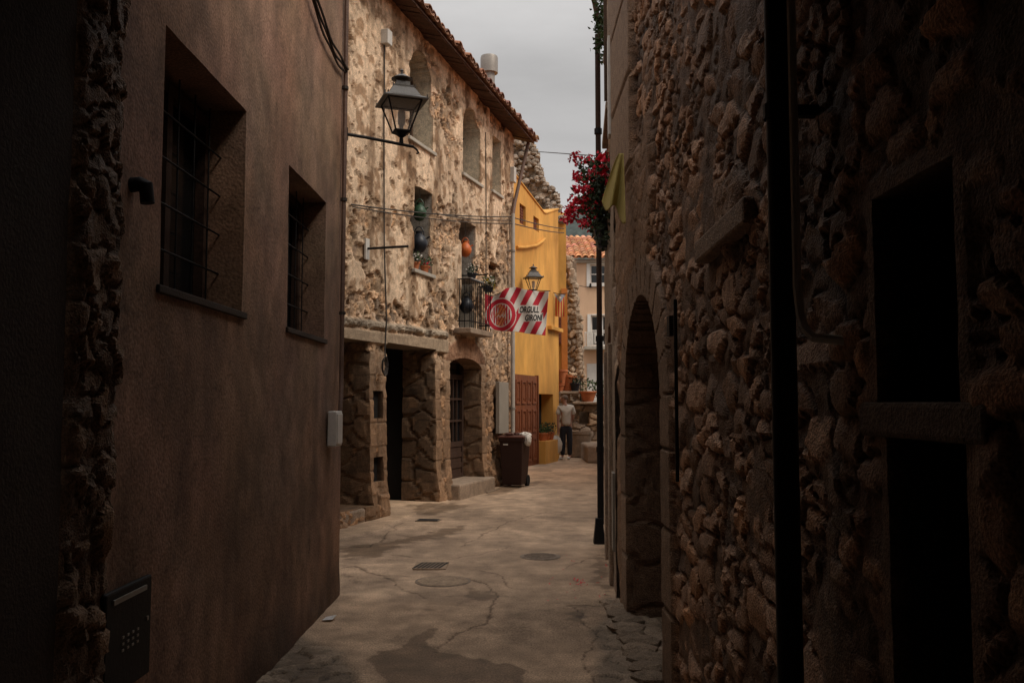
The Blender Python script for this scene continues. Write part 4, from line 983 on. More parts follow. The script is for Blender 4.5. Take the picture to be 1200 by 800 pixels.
for h_ in hb:
    o = MB().fbox(FB2, h_['u'][0], h_['u'][1], h_['z'][0], h_['z'][1], -.2, -.16).build('window', MAT['shutter'], BH)  # window of the added shade house, out of view

# =================================================================== terrace with pots, basin, bench
TR = thing('terrace_wall', (1.9, 26, 0), 'low rubble terrace wall with stone shelves carrying the terracotta pots', 'wall')
FTt = frame((0, 26.1), R(90))
def h_ter(u, z):
    e, r1, r2, _, _ = worley(u, z, .34, .2, 261, warp=.5)
    return .07*sst(0, .3, e)*(.2+.8*r1), rubble_cols(e, r1, r2, c3(.30, .22, .155), c3(.14, .10, .07), .45)
panel('masonry', FTt, 1.1, 3.6, -.1, 1.5, .03, h_ter, [dict(u=(1.95, 2.25), z=(.9, 1.25), depth=.3, rough=.03)], MAT['stone'], TR)
w = MB(); w.box((1.86, 26.35, 1.80), (.95, .75, .08)); w.box((2.12, 26.05, 1.50), (.75, .55, .07)); w.box((1.55, 26.4, 1.65), (.30, .5, .24)); w.box((2.9, 26.3, 1.49), (1.2, .5, .06)); w.build('shelf', MAT['slab'], TR, bevel=.02)
w = MB(); w.box((2.4, 26.75, .7), (2.4, .4, 1.4)); w.build('core', MAT['slab'], TR)
gp2 = 'terracotta pots on the terrace'
def bigpot(x, y, z, r, h, lb, tilt=0, mat='terra', lr=.16, n=70, lf='leaf'):
    t = thing('plant_pot', (x, y, z), lb, 'potted plant' if n else 'pot', gp2)
    p = potmesh((0, 0, 0), r, h); rt = Matrix.Rotation(R(tilt), 3, 'Y'); p.v = [tuple(rt @ Vector(q)+Vector((x, y, z))) for q in p.v]; p.build('pot', MAT[mat], t, smooth=True)
    if n:
        c = rt @ Vector((0, 0, h+lr*.5))+Vector((x, y, z)); bush(MB(), c, lr, n, .09, .05).build('foliage', MAT[lf], t)
bigpot(1.45, 26.2, 2.05, .17, .42, 'upright terracotta pot standing highest on the terrace', mat='terra', n=0)
bigpot(1.40, 26.2, 1.77+.07, .14, .2, 'low terracotta pot with small plant at the left end of the terrace shelf', lr=.14)
bigpot(1.62, 26.3, 1.84, .20, .48, 'tall leaning terracotta planter on the terrace shelf', tilt=9, n=0)
bigpot(1.84, 26.15, 1.84, .15, .24, 'dark round pot with dark plant on the terrace shelf', mat='darkpot', lf='darkleaf', lr=.17)
bigpot(2.20, 25.95, 1.54, .24, .30, 'wide terracotta pot on the lower shelf with trailing stems', lr=.26, n=90)
bigpot(2.62, 26.1, 1.46, .16, .26, 'pot with bushy green plant at the right end of the terrace', lr=.32, n=220)
w = MB(); w.tube([(1.98, 25.9, 2.2), (2.4, 26.1, 2.1), (2.75, 26.3, 1.93)], .012, 6); w.tube([(2.75, 26.3, 1.5), (2.75, 26.3, 1.95)], .012, 6); w.tube([(1.98, 25.9, 1.55), (1.98, 25.9, 2.2)], .012, 6)
tag(w.build('handrail', MAT['black'], loc=(2.4, 26.1, 1.5)), 'thin black handrail sloping above the terrace pots', 'railing')
BS = MB(); BS.lathe((1.86, 24.95, 0), [(.22, 0), (.25, .02), (.33, .62), (.36, .64), (.36, .72), (.30, .72), (.27, .55), (.02, .5)], 24, sx=1.05, sy=.8)
tag(BS.build('stone_basin', MAT['slab'], smooth=True, loc=(1.86, 24.95, 0)), 'grey stone basin tapering downward behind the standing man', 'basin')
w = MB(); w.box((2.28, 23.75, .21), (.80, 2.5, .44)); w.v = [(x+(.16 if (y < 23 and x < 2) else 0)*0, y, z) for x, y, z in w.v]
tag(w.build('stone_bench', MAT['slab'], loc=(2.28, 23.7, 0), bevel=.05), 'long low stone bench block right of the basin', 'bench')

# =================================================================== wheelie bin
bc = FS(4.82, 0, .37); BN = thing('wheelie_bin', (bc.x, bc.y, 0), 'dark brown wheeled bin at the stone house wall', 'bin')
def Bf(u, z, d): return Vector((bc.x, bc.y, 0))+Vector(FS.U)*u+Vector(FS.N)*d+Vector((0, 0, z))
w = MB()
def ring_(z, a, b_): return [Bf(-a, z, -b_), Bf(-a, z, b_), Bf(a, z, b_), Bf(a, z, -b_)]
lv = [(.04, .185, .17), (.10, .195, .18), (.80, .235, .215), (.82, .255, .235), (.87, .255, .235), (.87, .24, .22)]
vs = [];
for q in lv: vs += ring_(*q)
fs = [(0, 1, 2, 3)]
for i in range(len(lv)-1):
    for k in range(4): fs.append((i*4+k, i*4+(k+1) % 4, (i+1)*4+(k+1) % 4, (i+1)*4+k))
w.add(vs, fs); w.build('body', MAT['binbrown'], BN, bevel=.015)
w = MB(); vs = ring_(.875, .262, .245)+ring_(.90, .262, .245)+ring_(.925, .19, .17); w.add(vs, [(0, 3, 2, 1), (8, 9, 10, 11)]+[(i*4+k, i*4+(k+1) % 4, (i+1)*4+(k+1) % 4, (i+1)*4+k) for i in (0, 1) for k in range(4)])
w.tube([Bf(.27, .86, -.2), Bf(.30, .86, -.2), Bf(.30, .86, .2), Bf(.27, .86, .2)], .014, 8); w.build('lid', MAT['binlid'], BN, bevel=.01)
for sgn in (-1, 1):
    w = MB(); c = Bf(.20, .10, sgn*.17); w.tube([c-Vector(FS.N)*.025, c+Vector(FS.N)*.025], .10, 20); w.build('wheel', MAT['rubber'], BN)
MB().box(Bf(-.24, .76, -.1), (.09, .006, .025), Matrix.Rotation(R(-17.9), 3, 'Z')).build('sticker', MAT['whitebox'], BN)
bg = thing('rubbish_bag', tuple(Bf(.05, .9, .24)), 'crumpled white plastic bag spilling over the brown bin lid', 'bag')
def blob(c, r, sq, seed, n=18, m=12, drop=0):
    rnd = np.random.RandomState(seed); vs = []; fs = []
    for i in range(m+1):
        th = math.pi*i/m
        for j in range(n):
            ph = 2*math.pi*j/n; v = np.array((math.sin(th)*math.cos(ph), math.sin(th)*math.sin(ph), math.cos(th)))
            q = 1+.35*(float(fbm(np.array([v[0]*2+seed+v[2]]), np.array([v[1]*2+v[2]*1.7]), 1.6, 3, seed)[0])-.5)*2
            vs.append(Vector(c)+Vector(v*q*r*np.array(sq)))
    for i in range(m):
        for j in range(n): fs.append((i*n+j, i*n+(j+1) % n, (i+1)*n+(j+1) % n, (i+1)*n+j))
    return vs, fs
w = MB(); w.add(*blob(Bf(-.02, .93, .20), .10, (1.1, 1.0, .5), 4)); w.add(*blob(Bf(-.10, .84, .27), .085, (.8, .8, 1.25), 6)); w.build('bag', MAT['bag'], bg)
w = MB(); w.add(*blob(Bf(-.18, .945, -.05), .055, (1.5, 1, .45), 9)); w.add(*blob(Bf(-.05, .95, .05), .05, (1.4, 1.2, .5), 12)); tag(w.build('rubbish', MAT['binlid'], loc=tuple(Bf(-.1, .94, 0))), 'small dark reddish rubbish lying on top of the brown bin lid', 'rubbish')

# =================================================================== the man
def skin_obj(name, joints, edges, mat, parent, root=0, sub=2):
    me = bpy.data.meshes.new(name); base = WM[parent.name] if parent else Matrix.Identity(4); t = base.translation
    me.from_pydata([tuple(Vector(j[0])-t) for j in joints], edges, []); me.materials.append(mat)
    o = bpy.data.objects.new(name, me); COL.objects.link(o); o.parent = parent; WM[o.name] = base
    sk = o.modifiers.new('skin', 'SKIN'); sk.use_smooth_shade = True
    if not me.skin_vertices: me.skin_vertices.new()
    for i, j in enumerate(joints):
        r = j[1]; r = r if isinstance(r, tuple) else (r, r)
        me.skin_vertices[0].data[i].radius = r; me.skin_vertices[0].data[i].use_root = (i == root)
    ss = o.modifiers.new('sub', 'SUBSURF'); ss.levels = sub; ss.render_levels = sub
    return o
px_, py_ = 1.44, 24.0
PM = thing('person', (px_, py_, 0), 'grey haired man seen from behind in pale t-shirt and dark trousers by the basin', 'person')
def Q(x, y, z): return Vector((px_+x*.98, py_+y, z*.985))
J = [(Q(0, 0, .95), .13), (Q(.01, .0, 1.12), .12), (Q(.0, -.02, 1.30), .14), (Q(-.02, -.02, 1.44), .09), (Q(-.035, -.02, 1.50), .055), (Q(-.055, -.02, 1.57), .07), (Q(-.06, -.02, 1.65), .092), (Q(-.06, -.015, 1.72), .055),
     (Q(.17, -.02, 1.40), .055), (Q(.20, .01, 1.13), .042), (Q(.10, .16, .98), .034), (Q(.05, .2, .95), .03),
     (Q(-.18, .0, 1.38), .055), (Q(-.22, -.03, 1.10), .042), (Q(-.21, -.06, .86), .033), (Q(-.21, -.065, .78), .03),
     (Q(.09, 0, .88), .085), (Q(.10, -.01, .48), .06), (Q(.10, .02, .09), .04), (Q(.07, -.08, .05), .035),
     (Q(-.08, 0, .88), .085), (Q(-.09, .02, .48), .06), (Q(-.09, .05, .09), .04), (Q(-.13, -.03, .05), .035)]
E_ = [(0, 1), (1, 2), (2, 3), (3, 4), (4, 5), (5, 6), (6, 7), (2, 8), (8, 9), (9, 10), (10, 11), (2, 12), (12, 13), (13, 14), (14, 15), (0, 16), (16, 17), (17, 18), (18, 19), (0, 20), (20, 21), (21, 22), (22, 23)]
# fingers of the hand that holds the bag and of the other hand
for (root_i, bx, by, bz) in ((15, -.21, -.065, .78), (11, .05, .2, .95)):
    for k in range(4):
        a = len(J); L = (.055, .065, .06, .045)[k]; J += [(Q(bx+(-.026+.017*k), by, bz-.035), .009), (Q(bx+(-.028+.018*k), by-.008, bz-.04-L*.6), .008), (Q(bx+(-.024+.017*k), by-.03, bz-.045-L), .007)]; E_ += [(root_i, a), (a, a+1), (a+1, a+2)]
    a = len(J); J += [(Q(bx-.03, by-.03, bz-.015), .010), (Q(bx-.036, by-.05, bz-.045), .008)]; E_ += [(root_i, a), (a, a+1)]
body = skin_obj('body', J, E_, MAT['skin'], PM)
skin_obj('shirt', [(Q(0, 0, .88), (.19, .145)), (Q(.01, 0, 1.05), (.18, .14)), (Q(.01, -.01, 1.25), (.185, .135)), (Q(-.01, -.02, 1.41), (.13, .10)), (Q(-.03, -.02, 1.475), .062),
                   (Q(.16, -.02, 1.40), .085), (Q(.215, .0, 1.20), .078), (Q(-.17, 0, 1.385), .085), (Q(-.225, -.015, 1.18), .078)],
         [(0, 1), (1, 2), (2, 3), (3, 4), (3, 5), (5, 6), (3, 7), (7, 8)], MAT['shirt'], PM)
skin_obj('trousers', [(Q(0, 0, .97), (.150, .115)), (Q(0, 0, .86), (.155, .12)), (Q(.085, 0, .76), .10), (Q(.10, -.01, .48), .082), (Q(.10, .02, .10), .062), (Q(-.08, 0, .76), .10), (Q(-.09, .02, .48), .082), (Q(-.09, .05, .10), .062)],
         [(0, 1), (1, 2), (2, 3), (3, 4), (1, 5), (5, 6), (6, 7)], MAT['trousers'], PM)
for i, (a, b_) in enumerate((((.10, .05), (.04, -.13)), ((-.09, .08), (-.17, -.09)))):
    skin_obj('shoe', [(Q(a[0], a[1], .045), .045), (Q((a[0]+b_[0])/2, (a[1]+b_[1])/2, .045), .045), (Q(b_[0], b_[1], .035), .036)], [(0, 1), (1, 2)], MAT['shoe'], PM, sub=1)
skin_obj('hair', [(Q(-.035, -.025, 1.60), .085), (Q(-.04, -.02, 1.67), .112), (Q(-.05, -.02, 1.745), .075)], [(0, 1), (1, 2)], MAT['hair'], PM)
fm = MB()
hc = Q(-.06, -.02, 1.645)
fm.tube([hc+Vector((-.075, -.055, .03)), hc+Vector((-.105, -.075, -.012)), hc+Vector((-.085, -.06, -.022))], [.010, .014, .008], 8)
for sx_ in (-1, 1): fm.lathe(hc+Vector((-.078+.022*sx_, -.064-.028*sx_, .018)), [(.001, -.008), (.009, 0), (.001, .008)], 8)
fm.tube([hc+Vector((-.095, -.04, -.048)), hc+Vector((-.078, -.078, -.048))], .006, 6)
fm.build('face', MAT['skin'], PM, smooth=True)
for s_ in (-1, 1):
    MB().lathe(hc+Vector((.03*s_+.02, -.085*s_*-1*.9, -.01)), [(.001, -.03), (.018, -.01), (.020, .015), (.001, .03)], 8, sx=1, sy=.5).build('ear', MAT['skin'], PM, smooth=True)
cb = thing('carrier_bag', tuple(Q(-.27, -.06, .35)), 'white plastic carrier bag hanging from the man\'s hand', 'bag')
w = MB(); w.add(*blob(Q(-.26, -.07, .42), .15, (.95, .55, 1.45), 21)); w.tube([Q(-.30, -.07, .58), Q(-.24, -.07, .735), Q(-.20, -.07, .60)], .010, 6); w.build('bag', MAT['bag'], cb, smooth=True)

# =================================================================== small things on the near walls
t = thing('meter_box', tuple(FL(6.69, 1.32, 0)), 'pale grey electricity box low on the brown stucco corner', 'electric box')
MB().fbox(FL, 6.58, 6.80, 1.18, 1.44, .01, .075).build('box', MAT['whitepaint'], t, bevel=.008); MB().fbox(FL, 6.60, 6.78, 1.20, 1.42, .075, .083).build('cover', MAT['whitepaint'], t, bevel=.004)
t = thing('conduit', tuple(FL(6.98, 3, .02)), 'brown pipe running down the corner of the stucco house', 'pipe')
MB().tube([FL(6.84, 1.44, .05), FL(6.86, 1.50, .05), FL(6.95, 1.62, .035), FL(6.97, 1.8, .03), FL(7.0, 5.2, .03), FL(7.0, 5.68, .03)], .018, 8).build('pipe', MAT['brownpipe'], t, smooth=True)
for zz in (2.2, 3.1, 4.0): MB().tube([FL(6.98, zz-.012, .03), FL(6.98, zz+.012, .03)], .026, 8).build('clip', MAT['cable'], t)
t = thing('spout', tuple(FL(3.27, 2.26, 0)), 'stubby black spout pipe sticking out beside the first window', 'pipe')
MB().tube([FL(3.20, 2.285, -.02), FL(3.20, 2.29, .03), FL(3.20, 2.28, .055), FL(3.20, 2.22, .062)], [.028, .028, .028, .025], 12).build('pipe', MAT['black'], t, smooth=True)
t = thing('letterbox', tuple(FL(3.22, .7, 0)), 'black metal door intercom and letterbox low on the brown stucco wall', 'letterbox')
MB().fbox(FL, 3.04, 3.42, .50, .86, .004, .028).build('case', MAT['black'], t, bevel=.008)
w = MB(); w.fbox(FL, 3.09, 3.36, .815, .832, .028, .034)
w.build('slot_flap', MAT['steel'], t)
for i in range(4):
    for j in range(3): MB().fbox(FL, 3.17+i*.04, 3.185+i*.04, .64+j*.022, .648+j*.022, .028, .031).build('button', MAT['steel'], t)
MB().fbox(FL, 3.37, 3.385, .70, .715, .028, .033).build('lock', MAT['steel'], t)
t = thing('cable_bundle', tuple(FL(6, 4, 0)), 'twisted black cables slanting down the upper stucco wall to the corner', 'cable')
w = MB()
for k in range(3): w.tube([at(349+k*5, -25, 5.55), *[FL(5.7+1.28*q, 4.22-.10*q-.08*math.sin(q*3.1)+k*.022+.012*math.sin(q*14+k*2), .03+.01*k) for q in np.linspace(0, 1, 14)]], .009, 6)
w.build('cables', MAT['cable'], t)
t = thing('black_pipe', (.74, 2.6, 0), 'thick black pipe running down the dark rubble wall', 'pipe')
MB().tube([(.735, 2.42, -.0), (.735, 2.42, 3), (.735, 2.42, 5.55)], .034, 14).build('pipe', MAT['black'], t, smooth=True)
for zz in (.4, 2.3, 3.9): MB().tube([(.735, 2.42, zz-.02), (.735, 2.42, zz+.02)], .042, 14).box((.79, 2.42, zz), (.11, .03, .03)).build('bracket', MAT['black'], t)
t = thing('steel_conduit', (.75, 2.55, 0), 'thin grey conduit beside the black pipe bending into the rubble wall', 'pipe')
MB().tube([(.745, 2.325, 5.55), (.745, 2.325, 1.80), (.748, 2.315, 1.73), (.753, 2.295, 1.69), (.765, 2.265, 1.665), (.83, 2.23, 1.655)], .012, 8).build('pipe', MAT['whitebox'], t, smooth=True)
t = thing('drainpipe', (.95, 9.7, 0), 'long dark drainpipe with heavy cast iron foot at the right corner', 'pipe')
MB().tube([(.955, 9.75, .2), (.955, 9.75, 2.2)], .036, 12).build('lower_pipe', MAT['black'], t, smooth=True)
MB().tube([(.955, 9.75, 2.2), (.955, 9.75, 5.6)], .030, 12).build('upper_pipe', MAT['darkwood'], t, smooth=True)
w = MB(); w.lathe((.935, 9.72, 0), [(.085, 0), (.085, .03), (.06, .2), (.055, .26), (.05, .27)], 4, rot=R(45)); w.build('foot', MAT['black'], t)
for zz in (1.0, 2.2, 3.4, 4.5): MB().tube([(.955, 9.75, zz-.03), (.955, 9.75, zz+.03)], .043, 12).build('collar', MAT['black'], t)
t = thing('rain_gutter_arm', tuple(at(697, 10, 9.5)), 'brown pipe leaning out above the ivy at the top right', 'pipe')
MB().tube([at(690, -22, 9.4), at(697, 4, 9.6), at(704, 40, 9.75)], .03, 8).build('pipe', MAT['brownpipe'], t)
# yellow cloth
t = thing('yellow_cloth', tuple(at(733, 180, 6.6)), 'dull yellow cloth hanging from the right wall in front of the red flowers', 'cloth')
n1, n2 = 26, 30; V = []
tl, tr, bl, br = (727, 180), (734, 182), (705, 236), (733, 262)
for j in range(n2):
    b_ = j/(n2-1)
    for i in range(n1):
        a = i/(n1-1); sp_ = b_**.8
        xx = 731+(a-1)*(6+22*sp_)+2.5*b_; yy = 180+ (56+ 22*a + 7*math.sin(a*9))*b_
        p = at(xx, yy, 6.0-.22*(a)*b_+.07*math.sin(a*10+b_*1.5)*b_); V.append(p)
idx = np.arange(n1*n2).reshape(n2, n1); fc = np.stack([idx[:-1, :-1].ravel(), idx[:-1, 1:].ravel(), idx[1:, 1:].ravel(), idx[1:, :-1].ravel()], 1)
o = link('cloth', V, fc, MAT['yellowcloth'], t, smooth=True); s_ = o.modifiers.new('t', 'SOLIDIFY'); s_.thickness = .003
# bougainvillea
BG = thing('bougainvillea', tuple(at(704, 240, 8.6)), 'bougainvillea with crimson blossom spilling from the right hand balcony', 'plant')
lf, lk, br_, tw = MB(), MB(), MB(), MB(); rnd = random.Random(11)
root = at(712, 270, 8.6)
def inb(px, py): return True
cl = [(674, 184, 3), (690, 188, 4), (707, 186, 6), (678, 190, 2), (676, 207, 6), (694, 205, 5), (703, 200, 6), (711, 196, 5), (677, 222, 5), (687, 220, 4), (691, 232, 6), (684, 236, 5), (703, 236, 5), (673, 240, 4), (688, 243, 6), (693, 228, 5), (680, 246, 4), (667, 247, 4), (672, 243, 4), (665, 253, 4), (686, 262, 6), (670, 255, 3), (710, 210, 4), (700, 216, 4), (714, 188, 3), (697, 250, 2)]
for (a, b_, n) in cl:
    c = at(a, b_, 8.6+rnd.uniform(-.3, .3)); 
    for _ in range(n*9):
        q = Vector((rnd.gauss(0, .027), rnd.gauss(0, .04), rnd.gauss(0, .027))); br_.leaf(c+q, rnd.uniform(.03, .05), rnd.uniform(.028, .042), rrot())
    p0 = root+Vector((rnd.uniform(-.02, .05), 0, rnd.uniform(-.1, .4))); mid_ = (p0+c)/2+Vector((0, 0, rnd.uniform(.03, .15))); tw.tube([p0, mid_, c], .004, 4)
    for k in range(10):
        q = mid_.lerp(c, rnd.random()) ; lf.leaf(q+Vector((rnd.gauss(0, .03), rnd.gauss(0, .05), rnd.gauss(0, .03))), rnd.uniform(.04, .065), rnd.uniform(.025, .04), rrot())
for _ in range(1000):
    t_ = rnd.random(); px = 704+rnd.gauss(0, 7)-4*(t_ < .3); py = 190+t_*100; px = min(px, 716)
    if px < 686+rnd.uniform(-3, 14)+max(0, (py-262))*.5: continue
    lk.leaf(at(px, py, 8.6+rnd.uniform(-.4, .5)), rnd.uniform(.04, .07), rnd.uniform(.028, .045), rrot())
for _ in range(380):
    px, py = rnd.uniform(668, 702), rnd.uniform(186, 268)
    if px < 690-14*math.sin((py-180)/90*3.1)+rnd.uniform(-4, 8): continue
    lf.leaf(at(px, py, 8.6+rnd.uniform(-.3, .3)), rnd.uniform(.035, .055), rnd.uniform(.024, .036), rrot())
tw.build('stem', MAT['twig'], BG); lf.build('leaves', MAT['leaf'], BG); lk.build('inner_leaves', MAT['darkleaf'], BG); br_.build('blossom', MAT['bract'], BG)
w = MB(); w.lathe(at(712, 292, 8.6), [(.10, 0), (.15, .2), (.16, .22), (.14, .22)], 14); w.build('pot', MAT['darkpot'], BG)
IV = thing('hanging_ivy', tuple(at(706, 30, 9.4)), 'green trailing creeper at the top of the right corner against the sky', 'plant')
lf = MB(); tw = MB()
for _ in range(420):
    t_ = rnd.random(); py = -30+t_*104; px = 709+rnd.gauss(0, 4.2)-3*math.sin(py*.09); px = min(px, 716)
    lf.leaf(at(px, py, 9.4+rnd.uniform(-.25, .25)), rnd.uniform(.04, .06), rnd.uniform(.025, .04), rrot())
for k in range(34):
    a, b_ = rnd.uniform(696, 706), rnd.uniform(-5, 66); c = at(a, b_, 9.4); tw.tube([at(709, b_-12, 9.4), c], .003, 4)
    for _ in range(5): lf.leaf(c+Vector((rnd.gauss(0, .03), 0, rnd.gauss(0, .03))), .05, .03, rrot())
tw.tube([at(711, -30, 9.4), at(709, 30, 9.4), at(708, 72, 9.4)], .006, 5)
lf.build('leaves', MAT['leaf'], IV); tw.build('stem', MAT['twig'], IV)

# =================================================================== cables
def cable(a, b_, sag, r, label, name='overhead_cable', n=14):
    a, b_ = Vector(a), Vector(b_); pts = [a.lerp(b_, k/n)-Vector((0, 0, sag*4*(k/n)*(1-k/n))) for k in range(n+1)]
    tag(MB().tube(pts, r, 5).build(name, MAT['cable'], loc=tuple(a)), label, 'cable')
zc = at(401, 240, 10.9).z
cable(FS(-.95, zc, .10), FS(5.55, at(600, 258, 17.4).z, .10), .05, .010, 'upper of the three cables strung across the stone house front')
cable(FS(1.75, 4.36, .12), FS(5.55, at(600, 262, 17.4).z, .10), .04, .008, 'middle of the three cables strung across the stone house front')
cable(FS(-.95, zc-.03, .12), FS(5.55, at(600, 266, 17.4).z, .12), .06, .008, 'lowest of the three cables strung across the stone house front')
cable(FS(5.55, at(600, 259, 17.4).z, .10), at(661, 268, 24.5), .03, .012, 'upper cable crossing in front of the yellow house')
cable(FS(5.55, at(600, 266, 17.4).z, .10), at(661, 273, 24.5), .03, .012, 'lower cable crossing in front of the yellow house')
cable(FS(5.6, 6.40, .1), at(702, 183, 9.7), .0, .006, 'thin wire crossing the open sky to the right corner')
cable(FS(5.6, 6.5, .08), at(618, 178, 17.5), .02, .008, 'short stay wire from the stone house corner to the leaning pipe')
cable(at(676, 334, 33.8), at(706, 336, 33.8), .05, .012, 'festoon wire across the peach house front')
tag(MB().tube([at(692, 332, 33.75), at(692, 337, 33.75)], [.03, .05], 8).build('festoon_bulb', MAT['black'], loc=tuple(at(692, 334, 33.75))), 'dark bulb hanging from the wire on the peach house', 'bulb')
t = thing('wall_cable', tuple(FS(.02, 4.5, .1)), 'thin cable running straight down the stone house front beside the white box', 'cable')
w = MB(); w.tube([FS(-.03, 6.3, .075), FS(-.03, 5.1, .08), FS(.0, 3.6, .085), FS(.02, 2.6, .12), FS(.02, 2.2, .10), FS(.02, 1.98, .12)], .011, 6)
for k in range(4): w.tube([FS(-.12+.05*math.cos(q)*(1+k*.15)+.04, 1.98+.09*math.sin(q)*(1+k*.15), .13+.01*k) for q in np.linspace(0, 6.2, 12)], .007, 5)
w.build('cable', MAT['cable'], t)
tag(MB().tube([FS(4.05, 6.3, .07), FS(4.07, 5.0, .075), FS(4.07, 3.3, .075), FS(4.07, 2.75, .07)], .009, 6).build('wall_cable', MAT['cable'], loc=tuple(FS(4.05, 4, .1))), 'thin cable running down the stone house right of the balcony', 'cable')

# =================================================================== things lying on the street
def disc(name, px, py, rx, label, mat, grooves=False):
    x, y = ground_at(px, py); t = thing(name, (x, y, 0), label, 'manhole cover')
    MB().lathe((x, y, 0), [(rx, .0), (rx, .005), (rx*.95, .006)], 36).build('frame', MAT['iron'], t)
    w = MB(); w.lathe((x, y, 0), [(rx*.91, .0), (rx*.91, .008), (rx*.90, .009)], 36); c = w.build('cover', mat, t)
    if grooves:
        g = MB()
        for k in range(-3, 4): L = math.sqrt(max(0, (rx*.8)**2-(k*rx*.22)**2)); g.box((x, y+k*rx*.22, .010), (2*L, rx*.06, .004))
        g.build('tread', MAT['iron'], t)
disc('manhole_cover', 519, 681, .235, 'round concrete filled manhole cover just below the slotted drain', MAT['concrete_disc'])
disc('manhole_cover', 633, 652, .20, 'round dark iron manhole cover in the middle right of the street', MAT['iron'], True)
x, y = ground_at(505, 663); t = thing('drain_grate', (x, y, 0), 'short slotted iron drain grate above the round concrete cover', 'drain')
MB().box((x, y, .002), (.30, .36, .012)).build('frame', MAT['concrete_disc'], t)
g = MB()
for k in range(7): g.box((x-.115+k*.038, y, .0065), (.022, .30, .007), Matrix.Rotation(R(-12), 3, 'Z'))
g.build('slots', MAT['rubber'], t)
for (px, py, sx_, sy_, rz, lb) in ((502, 610, .30, .20, -8, 'rectangular iron cover near the garage opening'), (567, 575, .36, .62, -18, 'greenish rectangular cover at the foot of the arched door step')):
    x, y = ground_at(px, py); t = thing('access_cover', (x, y, 0), lb, 'cover'); rt = Matrix.Rotation(R(rz), 3, 'Z')
    MB().box((x, y, .004), (sx_, sy_, .016), rt).build('frame', MAT['iron'], t); MB().box((x, y, .0125), (sx_*.86, sy_*.86, .007), rt).build('cover', MAT['concrete_disc'] if px > 520 else MAT['rubber'], t)
x, y = ground_at(385, 727); w = MB(); w.add([(x-.04, y-.03, .012), (x+.035, y-.04, .02), (x+.045, y+.05, .03), (x-.03, y+.06, .014), (x, y, .016)], [(0, 1, 4), (1, 2, 4), (2, 3, 4), (3, 0, 4)])
o = w.build('paper_scrap', MAT['paper'], loc=(x, y, 0)); s_ = o.modifiers.new('t', 'SOLIDIFY'); s_.thickness = .002; tag(o, 'scrap of white paper lying by the foot of the stucco wall', 'litter')
w = MB()
for _ in range(46):
    a = rnd.random(); px, py = (rnd.gauss(678, 5), rnd.gauss(683, 1.8)) if a < .45 else (rnd.uniform(640, 716), rnd.uniform(650, 706)); x, y = ground_at(px, py)
    w.leaf((x, y, .012), .022, .016, Euler((rnd.uniform(-.3, .3), rnd.uniform(-.3, .3), rnd.uniform(0, 6))).to_matrix())
tag(w.build('fallen_petals', MAT['bract'], loc=(.5, 7.7, 0)), 'scattered crimson petals fallen on the street at the right', 'petals', kind='stuff')
# ledge at the foot of the right wall
w = MB()
rk = random.Random(4)
for k in range(11):
    kk = rk.uniform(.7, 1.2); yy = 5.0+k*.18; rock(w, (.78+rk.uniform(-.03, .03), yy, .01), (rk.uniform(.18, .28), rk.uniform(.2, .3), rk.uniform(.05, .07)), tuple(q*kk for q in (.26, .19, .13)), rk)
tag(w.build('kerb_stones', MAT['near_stone'], loc=(.78, 6, 0), cols=True), kind='structure')

# =================================================================== light
W = bpy.data.worlds.new('World'); S.world = W; W.use_nodes = True; nt = W.node_tree; N = nt.nodes; L = nt.links; bg = N['Background']
SUN_EL, SUN_AZ = R(50), R(116)
sky = N.new('ShaderNodeTexSky'); sky.sky_type = 'NISHITA'; sky.sun_disc = False; sky.sun_elevation = SUN_EL; sky.sun_rotation = SUN_AZ; sky.dust_density = 4
tc = N.new('ShaderNodeTexCoord'); sx = N.new('ShaderNodeSeparateXYZ'); L.new(tc.outputs['Generated'], sx.inputs[0])
mp = N.new('ShaderNodeMapping'); mp.inputs['Scale'].default_value = (1.6, 1.6, 5.5); L.new(tc.outputs['Generated'], mp.inputs[0])
nz = N.new('ShaderNodeTexNoise'); nz.inputs['Scale'].default_value = 2.6; nz.inputs['Detail'].default_value = 8; nz.inputs['Roughness'].default_value = .55; L.new(mp.outputs[0], nz.inputs['Vector'])
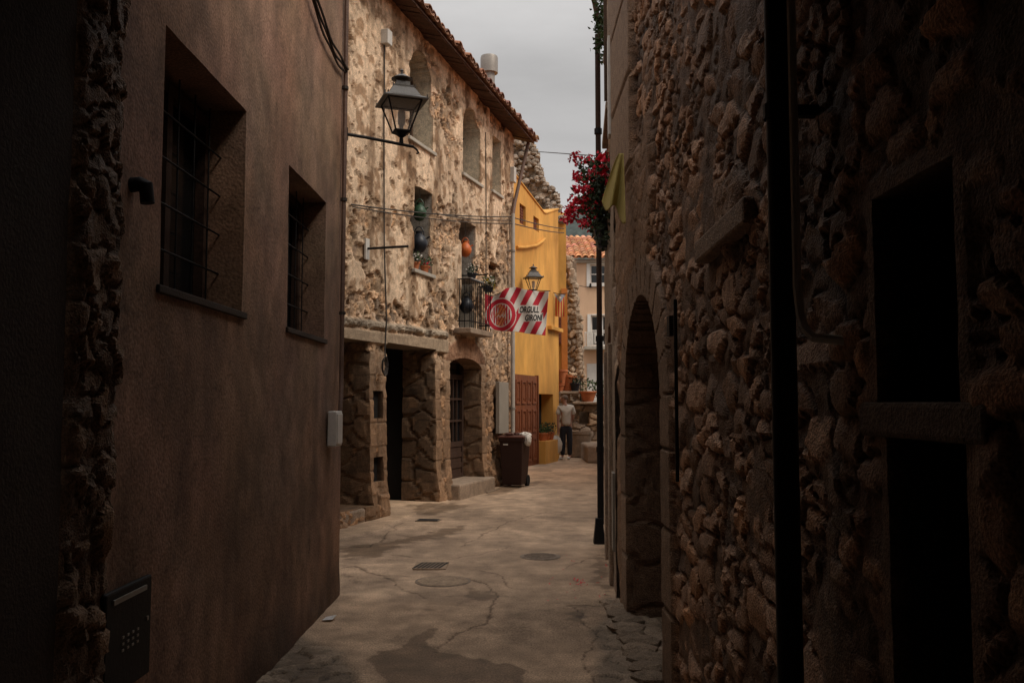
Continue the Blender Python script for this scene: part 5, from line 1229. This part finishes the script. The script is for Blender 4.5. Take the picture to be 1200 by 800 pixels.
cr = N.new('ShaderNodeMapRange'); cr.inputs[1].default_value = .35; cr.inputs[2].default_value = .68; cr.inputs[3].default_value = .93; cr.inputs[4].default_value = 1.10; L.new(nz.outputs['Fac'], cr.inputs[0])
gr = N.new('ShaderNodeMapRange'); gr.inputs[1].default_value = .35; gr.inputs[2].default_value = 1.; gr.inputs[3].default_value = 1.; gr.inputs[4].default_value = 3.6; L.new(sx.outputs['Z'], gr.inputs[0])
lo = N.new('ShaderNodeMapRange'); lo.interpolation_type = 'SMOOTHSTEP'; lo.inputs[1].default_value = .12; lo.inputs[2].default_value = .34; lo.inputs[3].default_value = 1.42; lo.inputs[4].default_value = 1.; L.new(sx.outputs['Z'], lo.inputs[0])
m0 = N.new('ShaderNodeMath'); m0.operation = 'MULTIPLY'; L.new(cr.outputs[0], m0.inputs[0]); L.new(lo.outputs[0], m0.inputs[1])
m_ = N.new('ShaderNodeMath'); m_.operation = 'MULTIPLY'; L.new(m0.outputs[0], m_.inputs[0]); L.new(gr.outputs[0], m_.inputs[1])
cv = N.new('ShaderNodeVectorMath'); cv.operation = 'SCALE'; cv.inputs[0].default_value = (4.3, 4.2, 4.13); L.new(m_.outputs[0], cv.inputs['Scale'])
mx = N.new('ShaderNodeMix'); mx.data_type = 'RGBA'; mx.inputs[0].default_value = .96; L.new(sky.outputs[0], mx.inputs[6]); L.new(cv.outputs[0], mx.inputs[7])
L.new(mx.outputs[2], bg.inputs['Color']); bg.inputs['Strength'].default_value = .1
sl_ = bpy.data.lights.new('sun', 'SUN'); sl_.energy = 1.7; sl_.angle = R(22); sl_.color = (1, .90, .78)
so = bpy.data.objects.new('sun', sl_); COL.objects.link(so)
dv = Vector((math.sin(SUN_AZ)*math.cos(SUN_EL), math.cos(SUN_AZ)*math.cos(SUN_EL), math.sin(SUN_EL)))
so.rotation_euler = dv.to_track_quat('Z', 'Y').to_euler(); so.location = (3, 5, 20)
S.view_settings.view_transform = 'Standard'; S.view_settings.look = 'None'; S.view_settings.exposure = .18; S.view_settings.gamma = 1
S.cycles.max_bounces = 6; S.cycles.use_adaptive_sampling = True
